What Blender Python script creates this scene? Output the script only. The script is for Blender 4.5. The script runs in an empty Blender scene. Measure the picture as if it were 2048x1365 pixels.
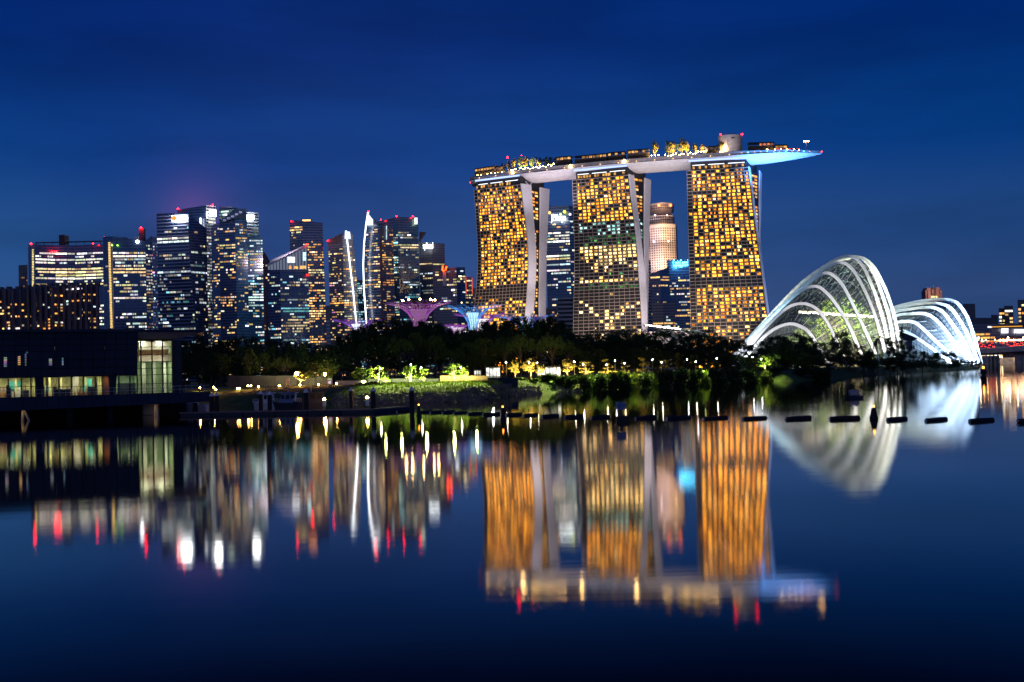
import bpy, bmesh, math, random
import numpy as np
from mathutils import Vector, Matrix
R = math.radians
random.seed(11)
rnd = random.random
uni = random.uniform
SC = bpy.context.scene
COL = SC.collection
DATA = bpy.data

# ------------------------------------------------------------------ camera
FPX = 2200.0                       # focal length in photo pixels (2048 wide)
ROLL, PITCH, CAMZ = 0.026, 0.0289, 4.5
Fv = Vector((0, math.cos(PITCH), math.sin(PITCH)))
r0 = Vector((1, 0, 0)); u0 = Vector((0, -math.sin(PITCH), math.cos(PITCH)))
Rv = r0 * math.cos(ROLL) - u0 * math.sin(ROLL)
Uv = r0 * math.sin(ROLL) + u0 * math.cos(ROLL)
CP = Vector((0, 0, CAMZ))
cam_d = DATA.cameras.new('camera'); cam = DATA.objects.new('camera', cam_d); COL.objects.link(cam)
cam_d.sensor_width = 36; cam_d.lens = FPX * 36 / 2048; cam_d.clip_end = 20000; cam_d.clip_start = 0.5
m = Matrix((Rv, Uv, -Fv)).transposed().to_4x4(); m.translation = CP
cam.matrix_world = m
SC.camera = cam

def ray(px, py):
    return Rv * ((px - 1024) / FPX) + Uv * ((682.5 - py) / FPX) + Fv
def P(px, py, Y):
    d = ray(px, py); return CP + d * (Y / d.y)
def G(px, py, z=0.0):
    d = ray(px, py); return CP + d * ((z - CAMZ) / d.z)
def at_z(px, Y, z):
    """world point at depth Y and height z that stands in photo column px"""
    p = Vector((0, Y, z)); 
    for _ in range(6):
        q = p - CP; d = q.dot(Fv); u = q.dot(Rv) / d
        p.x += ((px - 1024) / FPX - u) * d
    return p
def hor(px): return 746 - (px - 1024) * 0.026

# ------------------------------------------------------------------ world, dusk sky
W = DATA.worlds.new('World'); SC.world = W; W.use_nodes = True
nt = W.node_tree; nt.nodes.clear()
def N(t, k, **kw):
    n = t.nodes.new(k)
    for a, b in kw.items():
        if a.startswith('i_'): n.inputs[int(a[2:])].default_value = b
        else: setattr(n, a, b)
    return n
def dusk():
    L = nt.links.new
    out = N(nt, 'ShaderNodeOutputWorld'); bg = N(nt, 'ShaderNodeBackground')
    tc = N(nt, 'ShaderNodeTexCoord'); sep = N(nt, 'ShaderNodeSeparateXYZ'); L(tc.outputs['Generated'], sep.inputs[0])
    ramp = N(nt, 'ShaderNodeValToRGB'); cr = ramp.color_ramp; cr.interpolation = 'EASE'
    stops = [(0.0, (.033, .070, .195)), (.055, (.029, .072, .215)), (.12, (.014, .062, .22)), (.20, (.001, .044, .225)),
             (.30, (.0, .024, .175)), (.42, (.0, .013, .12)), (1.0, (.0, .006, .06))]
    while len(cr.elements) < len(stops): cr.elements.new(0.5)
    for e, (p, c) in zip(cr.elements, stops): e.position = p; e.color = (*c, 1)
    L(sep.outputs[2], ramp.inputs[0])
    last = ramp.outputs[0]
    # city light on the air above the towers, and the last twilight at the left horizon
    for (px, py, sharp, c) in ((395, 425, 1300, (.038, .006, .022)), (385, 428, 5000, (.060, .006, .024)), (-10, 520, 260, (.006, .028, .045)), (650, 600, 40, (.011, .007, .009)), (1350, 640, 60, (.007, .006, .006))):
        d = ray(px, py).normalized()
        dp = N(nt, 'ShaderNodeVectorMath', operation='DOT_PRODUCT'); dp.inputs[1].default_value = d; L(tc.outputs['Generated'], dp.inputs[0])
        pw = N(nt, 'ShaderNodeMath', operation='POWER'); L(dp.outputs['Value'], pw.inputs[0]); pw.inputs[1].default_value = sharp; pw.use_clamp = True
        mx = N(nt, 'ShaderNodeMix', data_type='RGBA', blend_type='ADD'); L(pw.outputs[0], mx.inputs[0]); L(last, mx.inputs[6]); mx.inputs[7].default_value = (*c, 1)
        last = mx.outputs[2]
    for (px, py, sharp, c) in ((60, 330, 26, (.70, .80, .90)), (2100, 40, 22, (.8, .86, .88))):
        dp = N(nt, 'ShaderNodeVectorMath', operation='DOT_PRODUCT'); dp.inputs[1].default_value = ray(px, py).normalized(); L(tc.outputs['Generated'], dp.inputs[0])
        pw = N(nt, 'ShaderNodeMath', operation='POWER'); L(dp.outputs['Value'], pw.inputs[0]); pw.inputs[1].default_value = sharp; pw.use_clamp = True
        mx = N(nt, 'ShaderNodeMix', data_type='RGBA', blend_type='MULTIPLY'); L(pw.outputs[0], mx.inputs[0]); L(last, mx.inputs[6]); mx.inputs[7].default_value = (*c, 1); last = mx.outputs[2]
    mp = N(nt, 'ShaderNodeMapping'); mp.inputs['Scale'].default_value = (2.2, 2.2, 11); L(tc.outputs['Generated'], mp.inputs[0])
    no = N(nt, 'ShaderNodeTexNoise'); no.inputs['Scale'].default_value = 1.7; no.inputs['Detail'].default_value = 5; L(mp.outputs[0], no.inputs[0])
    cl = N(nt, 'ShaderNodeMapRange'); L(no.outputs[0], cl.inputs[0]); cl.inputs[1].default_value = .42; cl.inputs[2].default_value = .72; cl.inputs[3].default_value = 1.05; cl.inputs[4].default_value = .78
    mu = N(nt, 'ShaderNodeVectorMath', operation='SCALE'); L(last, mu.inputs[0]); L(cl.outputs[0], mu.inputs['Scale'])
    sky = N(nt, 'ShaderNodeTexSky', sky_type='NISHITA'); sky.sun_disc = False; sky.sun_elevation = R(-4); sky.sun_rotation = R(-60)
    sk = N(nt, 'ShaderNodeVectorMath', operation='SCALE'); L(sky.outputs[0], sk.inputs[0]); sk.inputs['Scale'].default_value = 0.012
    ad = N(nt, 'ShaderNodeVectorMath', operation='ADD'); L(mu.outputs[0], ad.inputs[0]); L(sk.outputs[0], ad.inputs[1])
    L(ad.outputs[0], bg.inputs[0]); bg.inputs[1].default_value = 1.0; L(bg.outputs[0], out.inputs[0])
dusk()
SC.view_settings.view_transform = 'Standard'; SC.view_settings.look = 'None'
SC.view_settings.exposure = 0; SC.view_settings.gamma = 1
sun_d = DATA.lights.new('twilight', 'SUN'); sun_d.energy = .13; sun_d.angle = R(50); sun_d.color = (.80, .80, 1.0)  # weak broad sun added as fill for the facades facing the camera
sun = DATA.objects.new('twilight', sun_d); COL.objects.link(sun); sun.rotation_euler = (R(58), 0, R(-14))
cy = SC.cycles
cy.use_denoising = True; cy.denoiser = 'OPENIMAGEDENOISE'; cy.denoising_input_passes = 'RGB_ALBEDO_NORMAL'; cy.denoising_prefilter = 'ACCURATE'
cy.max_bounces = 6; cy.diffuse_bounces = 2; cy.glossy_bounces = 3; cy.transmission_bounces = 4; cy.transparent_max_bounces = 12
cy.sample_clamp_indirect = 8; cy.sample_clamp_direct = 0; cy.caustics_reflective = True; cy.caustics_refractive = False
SC.render.film_transparent = False

# ------------------------------------------------------------------ materials
def bsdf(name):
    mt = DATA.materials.new(name); mt.use_nodes = True
    return mt, mt.node_tree, mt.node_tree.nodes['Principled BSDF']
def pmat(name, col, rough=.6, metal=0.0, scale=.5, amt=.25, coords='Object', spec=.5, stretch=None):
    mt, t, b = bsdf(name); L = t.links.new
    tc = N(t, 'ShaderNodeTexCoord'); no = N(t, 'ShaderNodeTexNoise'); no.inputs['Scale'].default_value = scale; no.inputs['Detail'].default_value = 4
    if stretch:
        mp = N(t, 'ShaderNodeMapping'); mp.inputs['Scale'].default_value = stretch; L(tc.outputs[coords], mp.inputs[0]); L(mp.outputs[0], no.inputs[0])
    else: L(tc.outputs[coords], no.inputs[0])
    mr = N(t, 'ShaderNodeMapRange'); L(no.outputs[0], mr.inputs[0]); mr.inputs[1].default_value = .3; mr.inputs[2].default_value = .7
    mr.inputs[3].default_value = 1 - amt; mr.inputs[4].default_value = 1 + amt
    sc = N(t, 'ShaderNodeVectorMath', operation='SCALE'); sc.inputs[0].default_value = col; L(mr.outputs[0], sc.inputs['Scale'])
    L(sc.outputs[0], b.inputs['Base Color']); b.inputs['Roughness'].default_value = rough; b.inputs['Metallic'].default_value = metal
    b.inputs['Specular IOR Level'].default_value = spec
    return mt
def emat(name, col, s, sample='AUTO'):
    mt = DATA.materials.new(name); mt.use_nodes = True; t = mt.node_tree; t.nodes.clear()
    o = N(t, 'ShaderNodeOutputMaterial'); e = N(t, 'ShaderNodeEmission'); e.inputs[0].default_value = (*col, 1); e.inputs[1].default_value = s
    t.links.new(e.outputs[0], o.inputs[0]); mt.cycles.emission_sampling = sample
    return mt
def window_mat(name='lit_window', scale=.9, lo=.55, hi=1.5):
    mt, t, b = bsdf(name); L = t.links.new
    at = N(t, 'ShaderNodeAttribute', attribute_name='glow'); tc = N(t, 'ShaderNodeTexCoord')
    no = N(t, 'ShaderNodeTexNoise'); no.inputs['Scale'].default_value = scale; no.inputs['Detail'].default_value = 2; L(tc.outputs['Object'], no.inputs[0])
    mr = N(t, 'ShaderNodeMapRange'); L(no.outputs[0], mr.inputs[0]); mr.inputs[1].default_value = .32; mr.inputs[2].default_value = .68; mr.inputs[3].default_value = lo; mr.inputs[4].default_value = hi
    L(at.outputs['Color'], b.inputs['Emission Color']); L(mr.outputs[0], b.inputs['Emission Strength'])
    b.inputs['Base Color'].default_value = (.01, .012, .02, 1); b.inputs['Roughness'].default_value = .15
    mt.cycles.emission_sampling = 'NONE'
    return mt
def curtain(name, glass, spandrel, fh=4.0, bay=3.0, sp=.3, mull=.08, rough=.18, mcol=None, spec=.5, ior=2.4, var=.4):
    """curtain wall: floor bands and mullions from the wall's own metres (UV)"""
    mt, t, b = bsdf(name); L = t.links.new
    uv = N(t, 'ShaderNodeUVMap'); sep = N(t, 'ShaderNodeSeparateXYZ'); L(uv.outputs[0], sep.inputs[0])
    def stripe(src, period, width):
        d = N(t, 'ShaderNodeMath', operation='DIVIDE'); L(src, d.inputs[0]); d.inputs[1].default_value = period
        f = N(t, 'ShaderNodeMath', operation='FRACT'); L(d.outputs[0], f.inputs[0])
        c = N(t, 'ShaderNodeMath', operation='LESS_THAN'); L(f.outputs[0], c.inputs[0]); c.inputs[1].default_value = width
        return c.outputs[0]
    s1 = stripe(sep.outputs[1], fh, sp); s2 = stripe(sep.outputs[0], bay, mull)
    no = N(t, 'ShaderNodeTexNoise'); no.inputs['Scale'].default_value = .035; no.inputs['Detail'].default_value = 3; L(uv.outputs[0], no.inputs[0])
    wn = N(t, 'ShaderNodeTexWhiteNoise', noise_dimensions='2D')
    sn = N(t, 'ShaderNodeVectorMath', operation='SNAP'); L(uv.outputs[0], sn.inputs[0]); sn.inputs[1].default_value = (bay, fh, 1); L(sn.outputs[0], wn.inputs[0])
    mr = N(t, 'ShaderNodeMapRange'); L(wn.outputs[0], mr.inputs[0]); mr.inputs[3].default_value = 1 - var; mr.inputs[4].default_value = 1 + var
    m0 = N(t, 'ShaderNodeVectorMath', operation='SCALE'); m0.inputs[0].default_value = glass; L(mr.outputs[0], m0.inputs['Scale'])
    m1 = N(t, 'ShaderNodeMix', data_type='RGBA'); L(s1, m1.inputs[0]); L(m0.outputs[0], m1.inputs[6]); m1.inputs[7].default_value = (*spandrel, 1)
    m2 = N(t, 'ShaderNodeMix', data_type='RGBA'); L(s2, m2.inputs[0]); L(m1.outputs[2], m2.inputs[6]); m2.inputs[7].default_value = (*(mcol or spandrel), 1)
    L(m2.outputs[2], b.inputs['Base Color'])
    ro = N(t, 'ShaderNodeMapRange'); L(no.outputs[0], ro.inputs[0]); ro.inputs[3].default_value = rough * .6; ro.inputs[4].default_value = rough * 1.5
    mm = N(t, 'ShaderNodeMath', operation='MAXIMUM'); L(ro.outputs[0], mm.inputs[0])
    ms = N(t, 'ShaderNodeMath', operation='MULTIPLY'); L(s1, ms.inputs[0]); ms.inputs[1].default_value = .55; L(ms.outputs[0], mm.inputs[1])
    L(mm.outputs[0], b.inputs['Roughness']); b.inputs['Specular IOR Level'].default_value = spec; b.inputs['IOR'].default_value = ior
    return mt
def leaf_mat(name, c1, c2, scale=.25):
    mt, t, b = bsdf(name); L = t.links.new
    tc = N(t, 'ShaderNodeTexCoord'); no = N(t, 'ShaderNodeTexNoise'); no.inputs['Scale'].default_value = scale; no.inputs['Detail'].default_value = 3; L(tc.outputs['Object'], no.inputs[0])
    oi = N(t, 'ShaderNodeObjectInfo'); ad = N(t, 'ShaderNodeMath', operation='ADD'); L(no.outputs[0], ad.inputs[0])
    ml = N(t, 'ShaderNodeMath', operation='MULTIPLY_ADD'); L(oi.outputs['Random'], ml.inputs[0]); ml.inputs[1].default_value = .5; ml.inputs[2].default_value = -.25; L(ml.outputs[0], ad.inputs[1])
    mx = N(t, 'ShaderNodeMix', data_type='RGBA'); L(ad.outputs[0], mx.inputs[0]); mx.inputs[6].default_value = (*c1, 1); mx.inputs[7].default_value = (*c2, 1)
    L(mx.outputs[2], b.inputs['Base Color']); b.inputs['Roughness'].default_value = .55; b.inputs['Specular IOR Level'].default_value = .25
    tr = N(t, 'ShaderNodeBsdfTranslucent'); L(mx.outputs[2], tr.inputs[0]); ms = N(t, 'ShaderNodeMixShader'); ms.inputs[0].default_value = .3
    L(b.outputs[0], ms.inputs[1]); L(tr.outputs[0], ms.inputs[2]); L(ms.outputs[0], t.nodes['Material Output'].inputs[0])
    return mt
def water_mat():
    mt = DATA.materials.new('water'); mt.use_nodes = True; t = mt.node_tree; t.nodes.clear(); L = t.links.new
    o = N(t, 'ShaderNodeOutputMaterial'); df = N(t, 'ShaderNodeBsdfDiffuse'); df.inputs[0].default_value = (.0004, .003, .010, 1)
    gl = N(t, 'ShaderNodeBsdfAnisotropic', distribution='BECKMANN'); gl.inputs['Color'].default_value = (1, .97, .92, 1)
    tc = N(t, 'ShaderNodeTexCoord'); mp = N(t, 'ShaderNodeMapping'); mp.inputs['Scale'].default_value = (.02, .11, 1); L(tc.outputs['Object'], mp.inputs[0])
    no = N(t, 'ShaderNodeTexNoise'); no.inputs['Scale'].default_value = 1; no.inputs['Detail'].default_value = 3; L(mp.outputs[0], no.inputs[0])
    mr = N(t, 'ShaderNodeMapRange'); L(no.outputs[0], mr.inputs[0]); mr.inputs[1].default_value = .3; mr.inputs[2].default_value = .7; mr.inputs[3].default_value = .056; mr.inputs[4].default_value = .072
    L(mr.outputs[0], gl.inputs['Roughness'])
    mp2 = N(t, 'ShaderNodeMapping'); mp2.inputs['Scale'].default_value = (.035, .8, 1); L(tc.outputs['Object'], mp2.inputs[0])
    n2 = N(t, 'ShaderNodeTexNoise'); n2.inputs['Scale'].default_value = 1; n2.inputs['Detail'].default_value = 2; L(mp2.outputs[0], n2.inputs[0])
    bp = N(t, 'ShaderNodeBump'); bp.inputs['Strength'].default_value = .05; bp.inputs['Distance'].default_value = .035; L(n2.outputs[0], bp.inputs['Height']); L(bp.outputs[0], gl.inputs['Normal'])
    fr = N(t, 'ShaderNodeFresnel'); fr.inputs[0].default_value = 1.33; cv = N(t, 'ShaderNodeMapRange'); L(fr.outputs[0], cv.inputs[0]); cv.inputs[1].default_value = .185; cv.inputs[2].default_value = .57; cv.inputs[3].default_value = .02; cv.inputs[4].default_value = .90; mx = N(t, 'ShaderNodeMixShader'); L(cv.outputs[0], mx.inputs[0]); L(df.outputs[0], mx.inputs[1]); L(gl.outputs[0], mx.inputs[2]); L(mx.outputs[0], o.inputs[0])
    return mt
M = {}
M['water'] = water_mat()
M['lit'] = window_mat(scale=.8, lo=.35, hi=1.9)
M['lit_far'] = window_mat('lit_office_window', .35, .5, 1.5)
M['concrete'] = pmat('pale_concrete', (.42, .38, .37), .8, scale=.3)
M['beige'] = pmat('beige_slab', (.45, .38, .32), .8, scale=.3)
M['white'] = pmat('white_paint', (.75, .74, .75), .5, scale=.4, amt=.08)
M['steel'] = pmat('white_steel', (.80, .80, .82), .35, scale=.4, amt=.06)
M['dark'] = pmat('dark_metal', (.035, .037, .045), .5, scale=.6)
M['black'] = pmat('black_rubber', (.012, .013, .016), .7, scale=2)
M['darkglass'] = curtain('dark_tower_glass', (.010, .012, .02), (.03, .028, .03), 3.4, 4.3, .16, .05, rough=.55, ior=1.45)
M['navy'] = curtain('navy_glass', (.045, .085, .20), (.08, .12, .25), 4.2, 3, .3, .07)
M['teal'] = curtain('teal_glass', (.03, .28, .45), (.04, .34, .50), 4.2, 3, .3, .06)
M['teald'] = curtain('dark_teal_glass', (.02, .14, .22), (.03, .18, .26), 4.2, 3, .3, .06)
M['striped'] = curtain('striped_louvre_wall', (.015, .022, .06), (.30, .34, .52), 5.2, 60, .34, .002)
M['stripeb'] = curtain('pale_banded_wall', (.02, .03, .05), (.42, .44, .5), 5.0, 40, .45, .002)
M['stone'] = curtain('grey_stone_wall', (.02, .03, .06), (.26, .23, .26), 4, 3, .42, .35, .5, (.24, .21, .24))
M['apart'] = curtain('apartment_wall', (.012, .012, .018), (.10, .075, .085), 3.2, 3.6, .38, .3, .6, (.065, .045, .05))
M['pinkwall'] = pmat('pinkish_concrete', (.24, .15, .16), .8, scale=.2)
M['beigewall'] = curtain('beige_office_wall', (.02, .02, .03), (.30, .25, .25), 4, 4, .5, .1, .5)
M['goldstone'] = pmat('pale_granite', (.55, .46, .40), .6, scale=.1, amt=.1)
M['bark'] = pmat('bark', (.09, .065, .045), .9, scale=2, amt=.4)
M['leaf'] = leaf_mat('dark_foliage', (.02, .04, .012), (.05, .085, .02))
M['leafy'] = leaf_mat('bright_foliage', (.07, .12, .015), (.12, .15, .02), .5)  # leaf colour raised for lamp-lit plants, part of their light is in it
M['leafo'] = leaf_mat('lit_olive_foliage', (.09, .08, .015), (.13, .12, .02), .5)  # raised too, for the amber-lit trees: lamp light put into the leaf colour
M['red'] = emat('red_beacon', (1, .004, .006), 60)
M['lampw'] = emat('white_lamp', (1, .97, .78), 70)
M['lampo'] = emat('orange_lamp', (1, .42, .08), 320)
M['lampo2'] = emat('small_orange_lamp', (1, .45, .10), 150)
M['bulb'] = emat('warm_bulb', (1, .60, .20), 130)
M['signw'] = emat('white_sign_light', (.92, .97, 1), 18)
M['signc'] = emat('cyan_sign_light', (.10, .62, 1), 9)
M['signr'] = emat('red_sign_light', (1, .05, .01), 9)
M['signo'] = emat('orange_sign_light', (1, .35, .05), 9)
M['signt'] = emat('white_letter_light', (.85, .94, 1), 7)
M['line'] = emat('white_light_line', (.85, .92, 1), 3.2)
M['cove'] = emat('blue_white_cove_light', (.42, .55, 1), 1.7)

# ------------------------------------------------------------------ mesh helpers
ORG = {}
def tag(o, label=None, cat=None, group=None, kind=None):
    if label: o['label'] = label
    if cat: o['category'] = cat
    if group: o['group'] = group
    if kind: o['kind'] = kind
    return o
def thing(name, label, cat, loc=(0, 0, 0), group=None, rz=0.0):
    o = DATA.objects.new(name, None); COL.objects.link(o); o.location = loc; o.rotation_euler = (0, 0, rz)
    o.empty_display_size = .5
    ORG[o] = Vector(loc)
    return tag(o, label, cat, group)
class MB:
    def __init__(s): s.v = []; s.f = []; s.c = []; s.uv = []; s.sm = False
    def quad(s, a, b, c, d, col=None, uv=None):
        n = len(s.v); s.v += [tuple(a), tuple(b), tuple(c), tuple(d)]; s.f.append((n, n + 1, n + 2, n + 3)); s.c.append(col); s.uv.append(uv)
        return s
    def poly(s, pts, col=None):
        n = len(s.v); s.v += [tuple(p) for p in pts]; s.f.append(tuple(range(n, n + len(pts)))); s.c.append(col); s.uv.append(None); return s
    def hexa(s, p):          # 8 points: bottom ring 0-3, top ring 4-7
        n = len(s.v); s.v += [tuple(q) for q in p]
        for f in ((3, 2, 1, 0), (4, 5, 6, 7), (0, 1, 5, 4), (1, 2, 6, 5), (2, 3, 7, 6), (3, 0, 4, 7)):
            s.f.append(tuple(n + i for i in f)); s.c.append(None); s.uv.append(None)
        return s
    def box(s, c, sz, rz=0.0):
        x, y, z = (q / 2 for q in sz); ca, sa = math.cos(rz), math.sin(rz)
        pts = []
        for dz in (-z, z):
            for dx, dy in ((-x, -y), (x, -y), (x, y), (-x, y)):
                pts.append((c[0] + dx * ca - dy * sa, c[1] + dx * sa + dy * ca, c[2] + dz))
        return s.hexa(pts)
    def prism(s, poly, z0, z1):
        n = len(s.v); k = len(poly)
        s.v += [(p[0], p[1], z0) for p in poly] + [(p[0], p[1], z1 if not isinstance(z1, (list, tuple)) else z1[i]) for i, p in enumerate(poly)]
        s.f.append(tuple(n + i for i in range(k))[::-1]); s.f.append(tuple(n + k + i for i in range(k)))
        for i in range(k): j = (i + 1) % k; s.f.append((n + i, n + j, n + k + j, n + k + i))
        s.c += [None] * (k + 2); s.uv += [None] * (k + 2); return s
    def tube(s, pts, rad, n=6, cap=True):
        pts = [Vector(p) for p in pts]; rings = []
        for i, p in enumerate(pts):
            d = (pts[min(i + 1, len(pts) - 1)] - pts[max(i - 1, 0)]).normalized()
            a = d.cross(Vector((0, 0, 1)) if abs(d.z) < .95 else Vector((1, 0, 0))).normalized(); b = d.cross(a)
            r = rad[i] if isinstance(rad, (list, tuple)) else rad
            k = len(s.v); s.v += [tuple(p + (a * math.cos(2 * math.pi * q / n) + b * math.sin(2 * math.pi * q / n)) * r) for q in range(n)]; rings.append(k)
        for a, b in zip(rings, rings[1:]):
            for q in range(n): w = (q + 1) % n; s.f.append((a + q, a + w, b + w, b + q)); s.c.append(None); s.uv.append(None)
        if cap:
            for k in (rings[0], rings[-1]): s.f.append(tuple(k + q for q in range(n))); s.c.append(None); s.uv.append(None)
        return s
    def lathe(s, prof, c=(0, 0, 0), n=16):
        rings = []
        for r, z in prof:
            k = len(s.v); s.v += [(c[0] + r * math.cos(2 * math.pi * q / n), c[1] + r * math.sin(2 * math.pi * q / n), c[2] + z) for q in range(n)]; rings.append(k)
        for a, b in zip(rings, rings[1:]):
            for q in range(n): w = (q + 1) % n; s.f.append((a + q, a + w, b + w, b + q)); s.c.append(None); s.uv.append(None)
        for k in (rings[0], rings[-1]): s.f.append(tuple(k + q for q in range(n))); s.c.append(None); s.uv.append(None)
        return s
    def ball(s, c, r, n=10):
        return s.lathe([(max(r * math.sin(math.pi * i / 6), r * .02), -r * math.cos(math.pi * i / 6)) for i in range(7)], c, n)
    def build(s, name, mat, parent=None, loc=None, label=None, kind=None, smooth=False):
        me = DATA.meshes.new(name)
        o0 = ORG[parent] if parent is not None else Vector(loc or (0, 0, 0))
        me.from_pydata([(v[0] - o0.x, v[1] - o0.y, v[2] - o0.z) for v in s.v], [], s.f)
        if any(u is not None for u in s.uv):
            ul = me.uv_layers.new(name='UVMap'); k = 0; flat = []
            for f, u in zip(s.f, s.uv):
                for q in range(len(f)): flat += list(u[q]) if u else [0.0, 0.0]
            ul.data.foreach_set('uv', flat)
        if any(c is not None for c in s.c):
            at = me.attributes.new('glow', 'FLOAT_COLOR', 'FACE'); flat = []
            for c in s.c: flat += list(c or (0, 0, 0)) + [1.0]
            at.data.foreach_set('color', flat)
        if smooth: me.polygons.foreach_set('use_smooth', [True] * len(me.polygons))
        me.materials.append(M[mat] if isinstance(mat, str) else mat)
        o = DATA.objects.new(name, me); COL.objects.link(o)
        if parent is not None: o.parent = parent; ORG[o] = ORG[parent]
        else: o.location = o0; ORG[o] = o0
        if label: o['label'] = label
        if kind: o['kind'] = kind
        return o
def copy_tree(root, loc, rz=0.0, scale=None, label=None, group=None):
    r = root.copy(); COL.objects.link(r); r.location = loc; r.rotation_euler = (0, 0, rz)
    if scale is not None: r.scale = scale
    if label: r['label'] = label
    if group: r['group'] = group
    for ch in KIDS.get(root, list(root.children)):
        c = ch.copy(); COL.objects.link(c); c.parent = r
    return r
KIDS = {}
USED = set()
def place(tmpl, loc, rz=0.0, scale=None, label=None, group=None):
    """first use moves the template itself, later uses copy it and its parts"""
    if tmpl not in USED:
        USED.add(tmpl); KIDS[tmpl] = list(tmpl.children)
        tmpl.location = loc; tmpl.rotation_euler = (0, 0, rz)
        if scale is not None: tmpl.scale = scale
        if label: tmpl['label'] = label
        if group: tmpl['group'] = group
        return tmpl
    return copy_tree(tmpl, loc, rz, scale, label, group)
def spot(name, loc, target, watt, col, ang=90, blend=.6, rad=1.0, parent=None):
    l = DATA.lights.new(name, 'SPOT'); l.energy = watt; l.color = col; l.spot_size = R(ang); l.spot_blend = blend; l.shadow_soft_size = rad
    o = DATA.objects.new(name, l); COL.objects.link(o); o.location = Vector(loc)
    o.rotation_euler = (Vector(target) - Vector(loc)).to_track_quat('-Z', 'Y').to_euler(); return o
def point(name, loc, watt, col, rad=.3):
    l = DATA.lights.new(name, 'POINT'); l.energy = watt; l.color = col; l.shadow_soft_size = rad
    o = DATA.objects.new(name, l); COL.objects.link(o); o.location = Vector(loc); return o
def sign_text(body, p, height, mat, parent, rz=0.0, width=None, name='sign'):
    c = DATA.curves.new(name, 'FONT'); c.body = body; c.size = height; c.extrude = .25; c.align_x = 'CENTER'; c.align_y = 'CENTER'
    f = DATA.objects.new('letters', c); COL.objects.link(f); bpy.context.view_layer.update()
    me = DATA.meshes.new_from_object(f.evaluated_get(bpy.context.evaluated_depsgraph_get())); DATA.objects.remove(f)
    me.materials.clear(); me.materials.append(M[mat]); o = DATA.objects.new(name, me); COL.objects.link(o)
    o.rotation_euler = (R(90), 0, rz); o.parent = parent; o.location = Vector(p) - ORG[parent]
    if width:
        xs = [v.co.x for v in me.vertices]; o.scale = (width / max(max(xs) - min(xs), .01), 1, 1)
    return o
def lerp(a, b, t): return a + (b - a) * t
def interp(pts, x):
    if x <= pts[0][0]: 
        (a, b), (c, d) = pts[0], pts[1]; return b + (d - b) * (x - a) / (c - a) if c != a else b
    for (a, b), (c, d) in zip(pts, pts[1:]):
        if x <= c: return b + (d - b) * (x - a) / (c - a)
    return pts[-1][1]
def clampinterp(pts, x):
    return interp(pts, min(max(x, pts[0][0]), pts[-1][0]))

# ------------------------------------------------------------------ water and land
MB().quad((-6000, -200, 0), (6000, -200, 0), (6000, 9000, 0), (-6000, 9000, 0)).build('water', 'water', kind='structure').update_tag()
DATA.objects['water']['kind'] = 'structure'
SH = [Vector((-900, 172, 0)), Vector((-140, 172, 0)), Vector((-85, 178, 0))] + [G(x, y) for x, y in (
    (400, 811), (520, 810), (620, 808), (740, 807), (800, 807), (860, 806), (920, 804), (965, 800), (1000, 795), (1040, 791), (1100, 787), (1160, 783), (1250, 778), (1350, 771), (1440, 766),
    (1520, 763), (1580, 763), (1640, 759), (1700, 753), (1760, 748), (1840, 743), (1910, 740), (1962, 737))]
SH.append(Vector((268, 650, 0)))
def shore_y(X):
    return clampinterp([(p.x, p.y) for p in SH[:-1]], X)
def ground_z(X, Y):
    d = Y - shore_y(X)
    return clampinterp([(-5, -.5), (0, -.05), (2, .6), (7, 1.9), (13, 2.7), (22, 3.0), (4000, 3.0)], d)
def land():
    dense = []
    for a, b in zip(SH, SH[1:]):
        k = max(1, int((b - a).length / 6)) if abs(a.x) < 320 and abs(b.x) < 320 else 1
        dense += [a.lerp(b, i / k) for i in range(k)]
    dense.append(SH[-1])
    rows = [(-4, -.6), (0, -.05), (2, .6), (4.5, 1.3), (7, 1.9), (13, 2.7), (22, 3.0)]
    mb = MB(); n = len(dense); grid = []
    for off, z in rows:
        grid.append([(p.x + (0 if i < n - 2 else -off * .7), p.y + off * (1 if i < n - 2 else .5) + (uni(-.5, .5) if off < 10 else 0), z + (uni(-.12, .12) if 0 < off < 22 else 0)) for i, p in enumerate(dense)])
    far = [(lerp(-3000, 420, i / (n - 1)), 2900, 3.0) for i in range(n)]
    grid.append(far)
    base = 0
    for r in grid: mb.v += r
    for j in range(len(grid) - 1):
        for i in range(n - 1):
            mb.f.append((j * n + i, j * n + i + 1, (j + 1) * n + i + 1, (j + 1) * n + i)); mb.c.append(None); mb.uv.append(None)
    mt = pmat('grassy_earth', (.05, .10, .012), .9, scale=.35, amt=.5, coords='Object')
    mb.build('ground', mt, kind='structure', smooth=True)
    mb = MB(); mb.prism([(300, 1240), (3200, 1240), (3200, 2900), (300, 2900)], -1, 2.6); mb.build('terrain', mt, kind='structure')
land()

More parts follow.
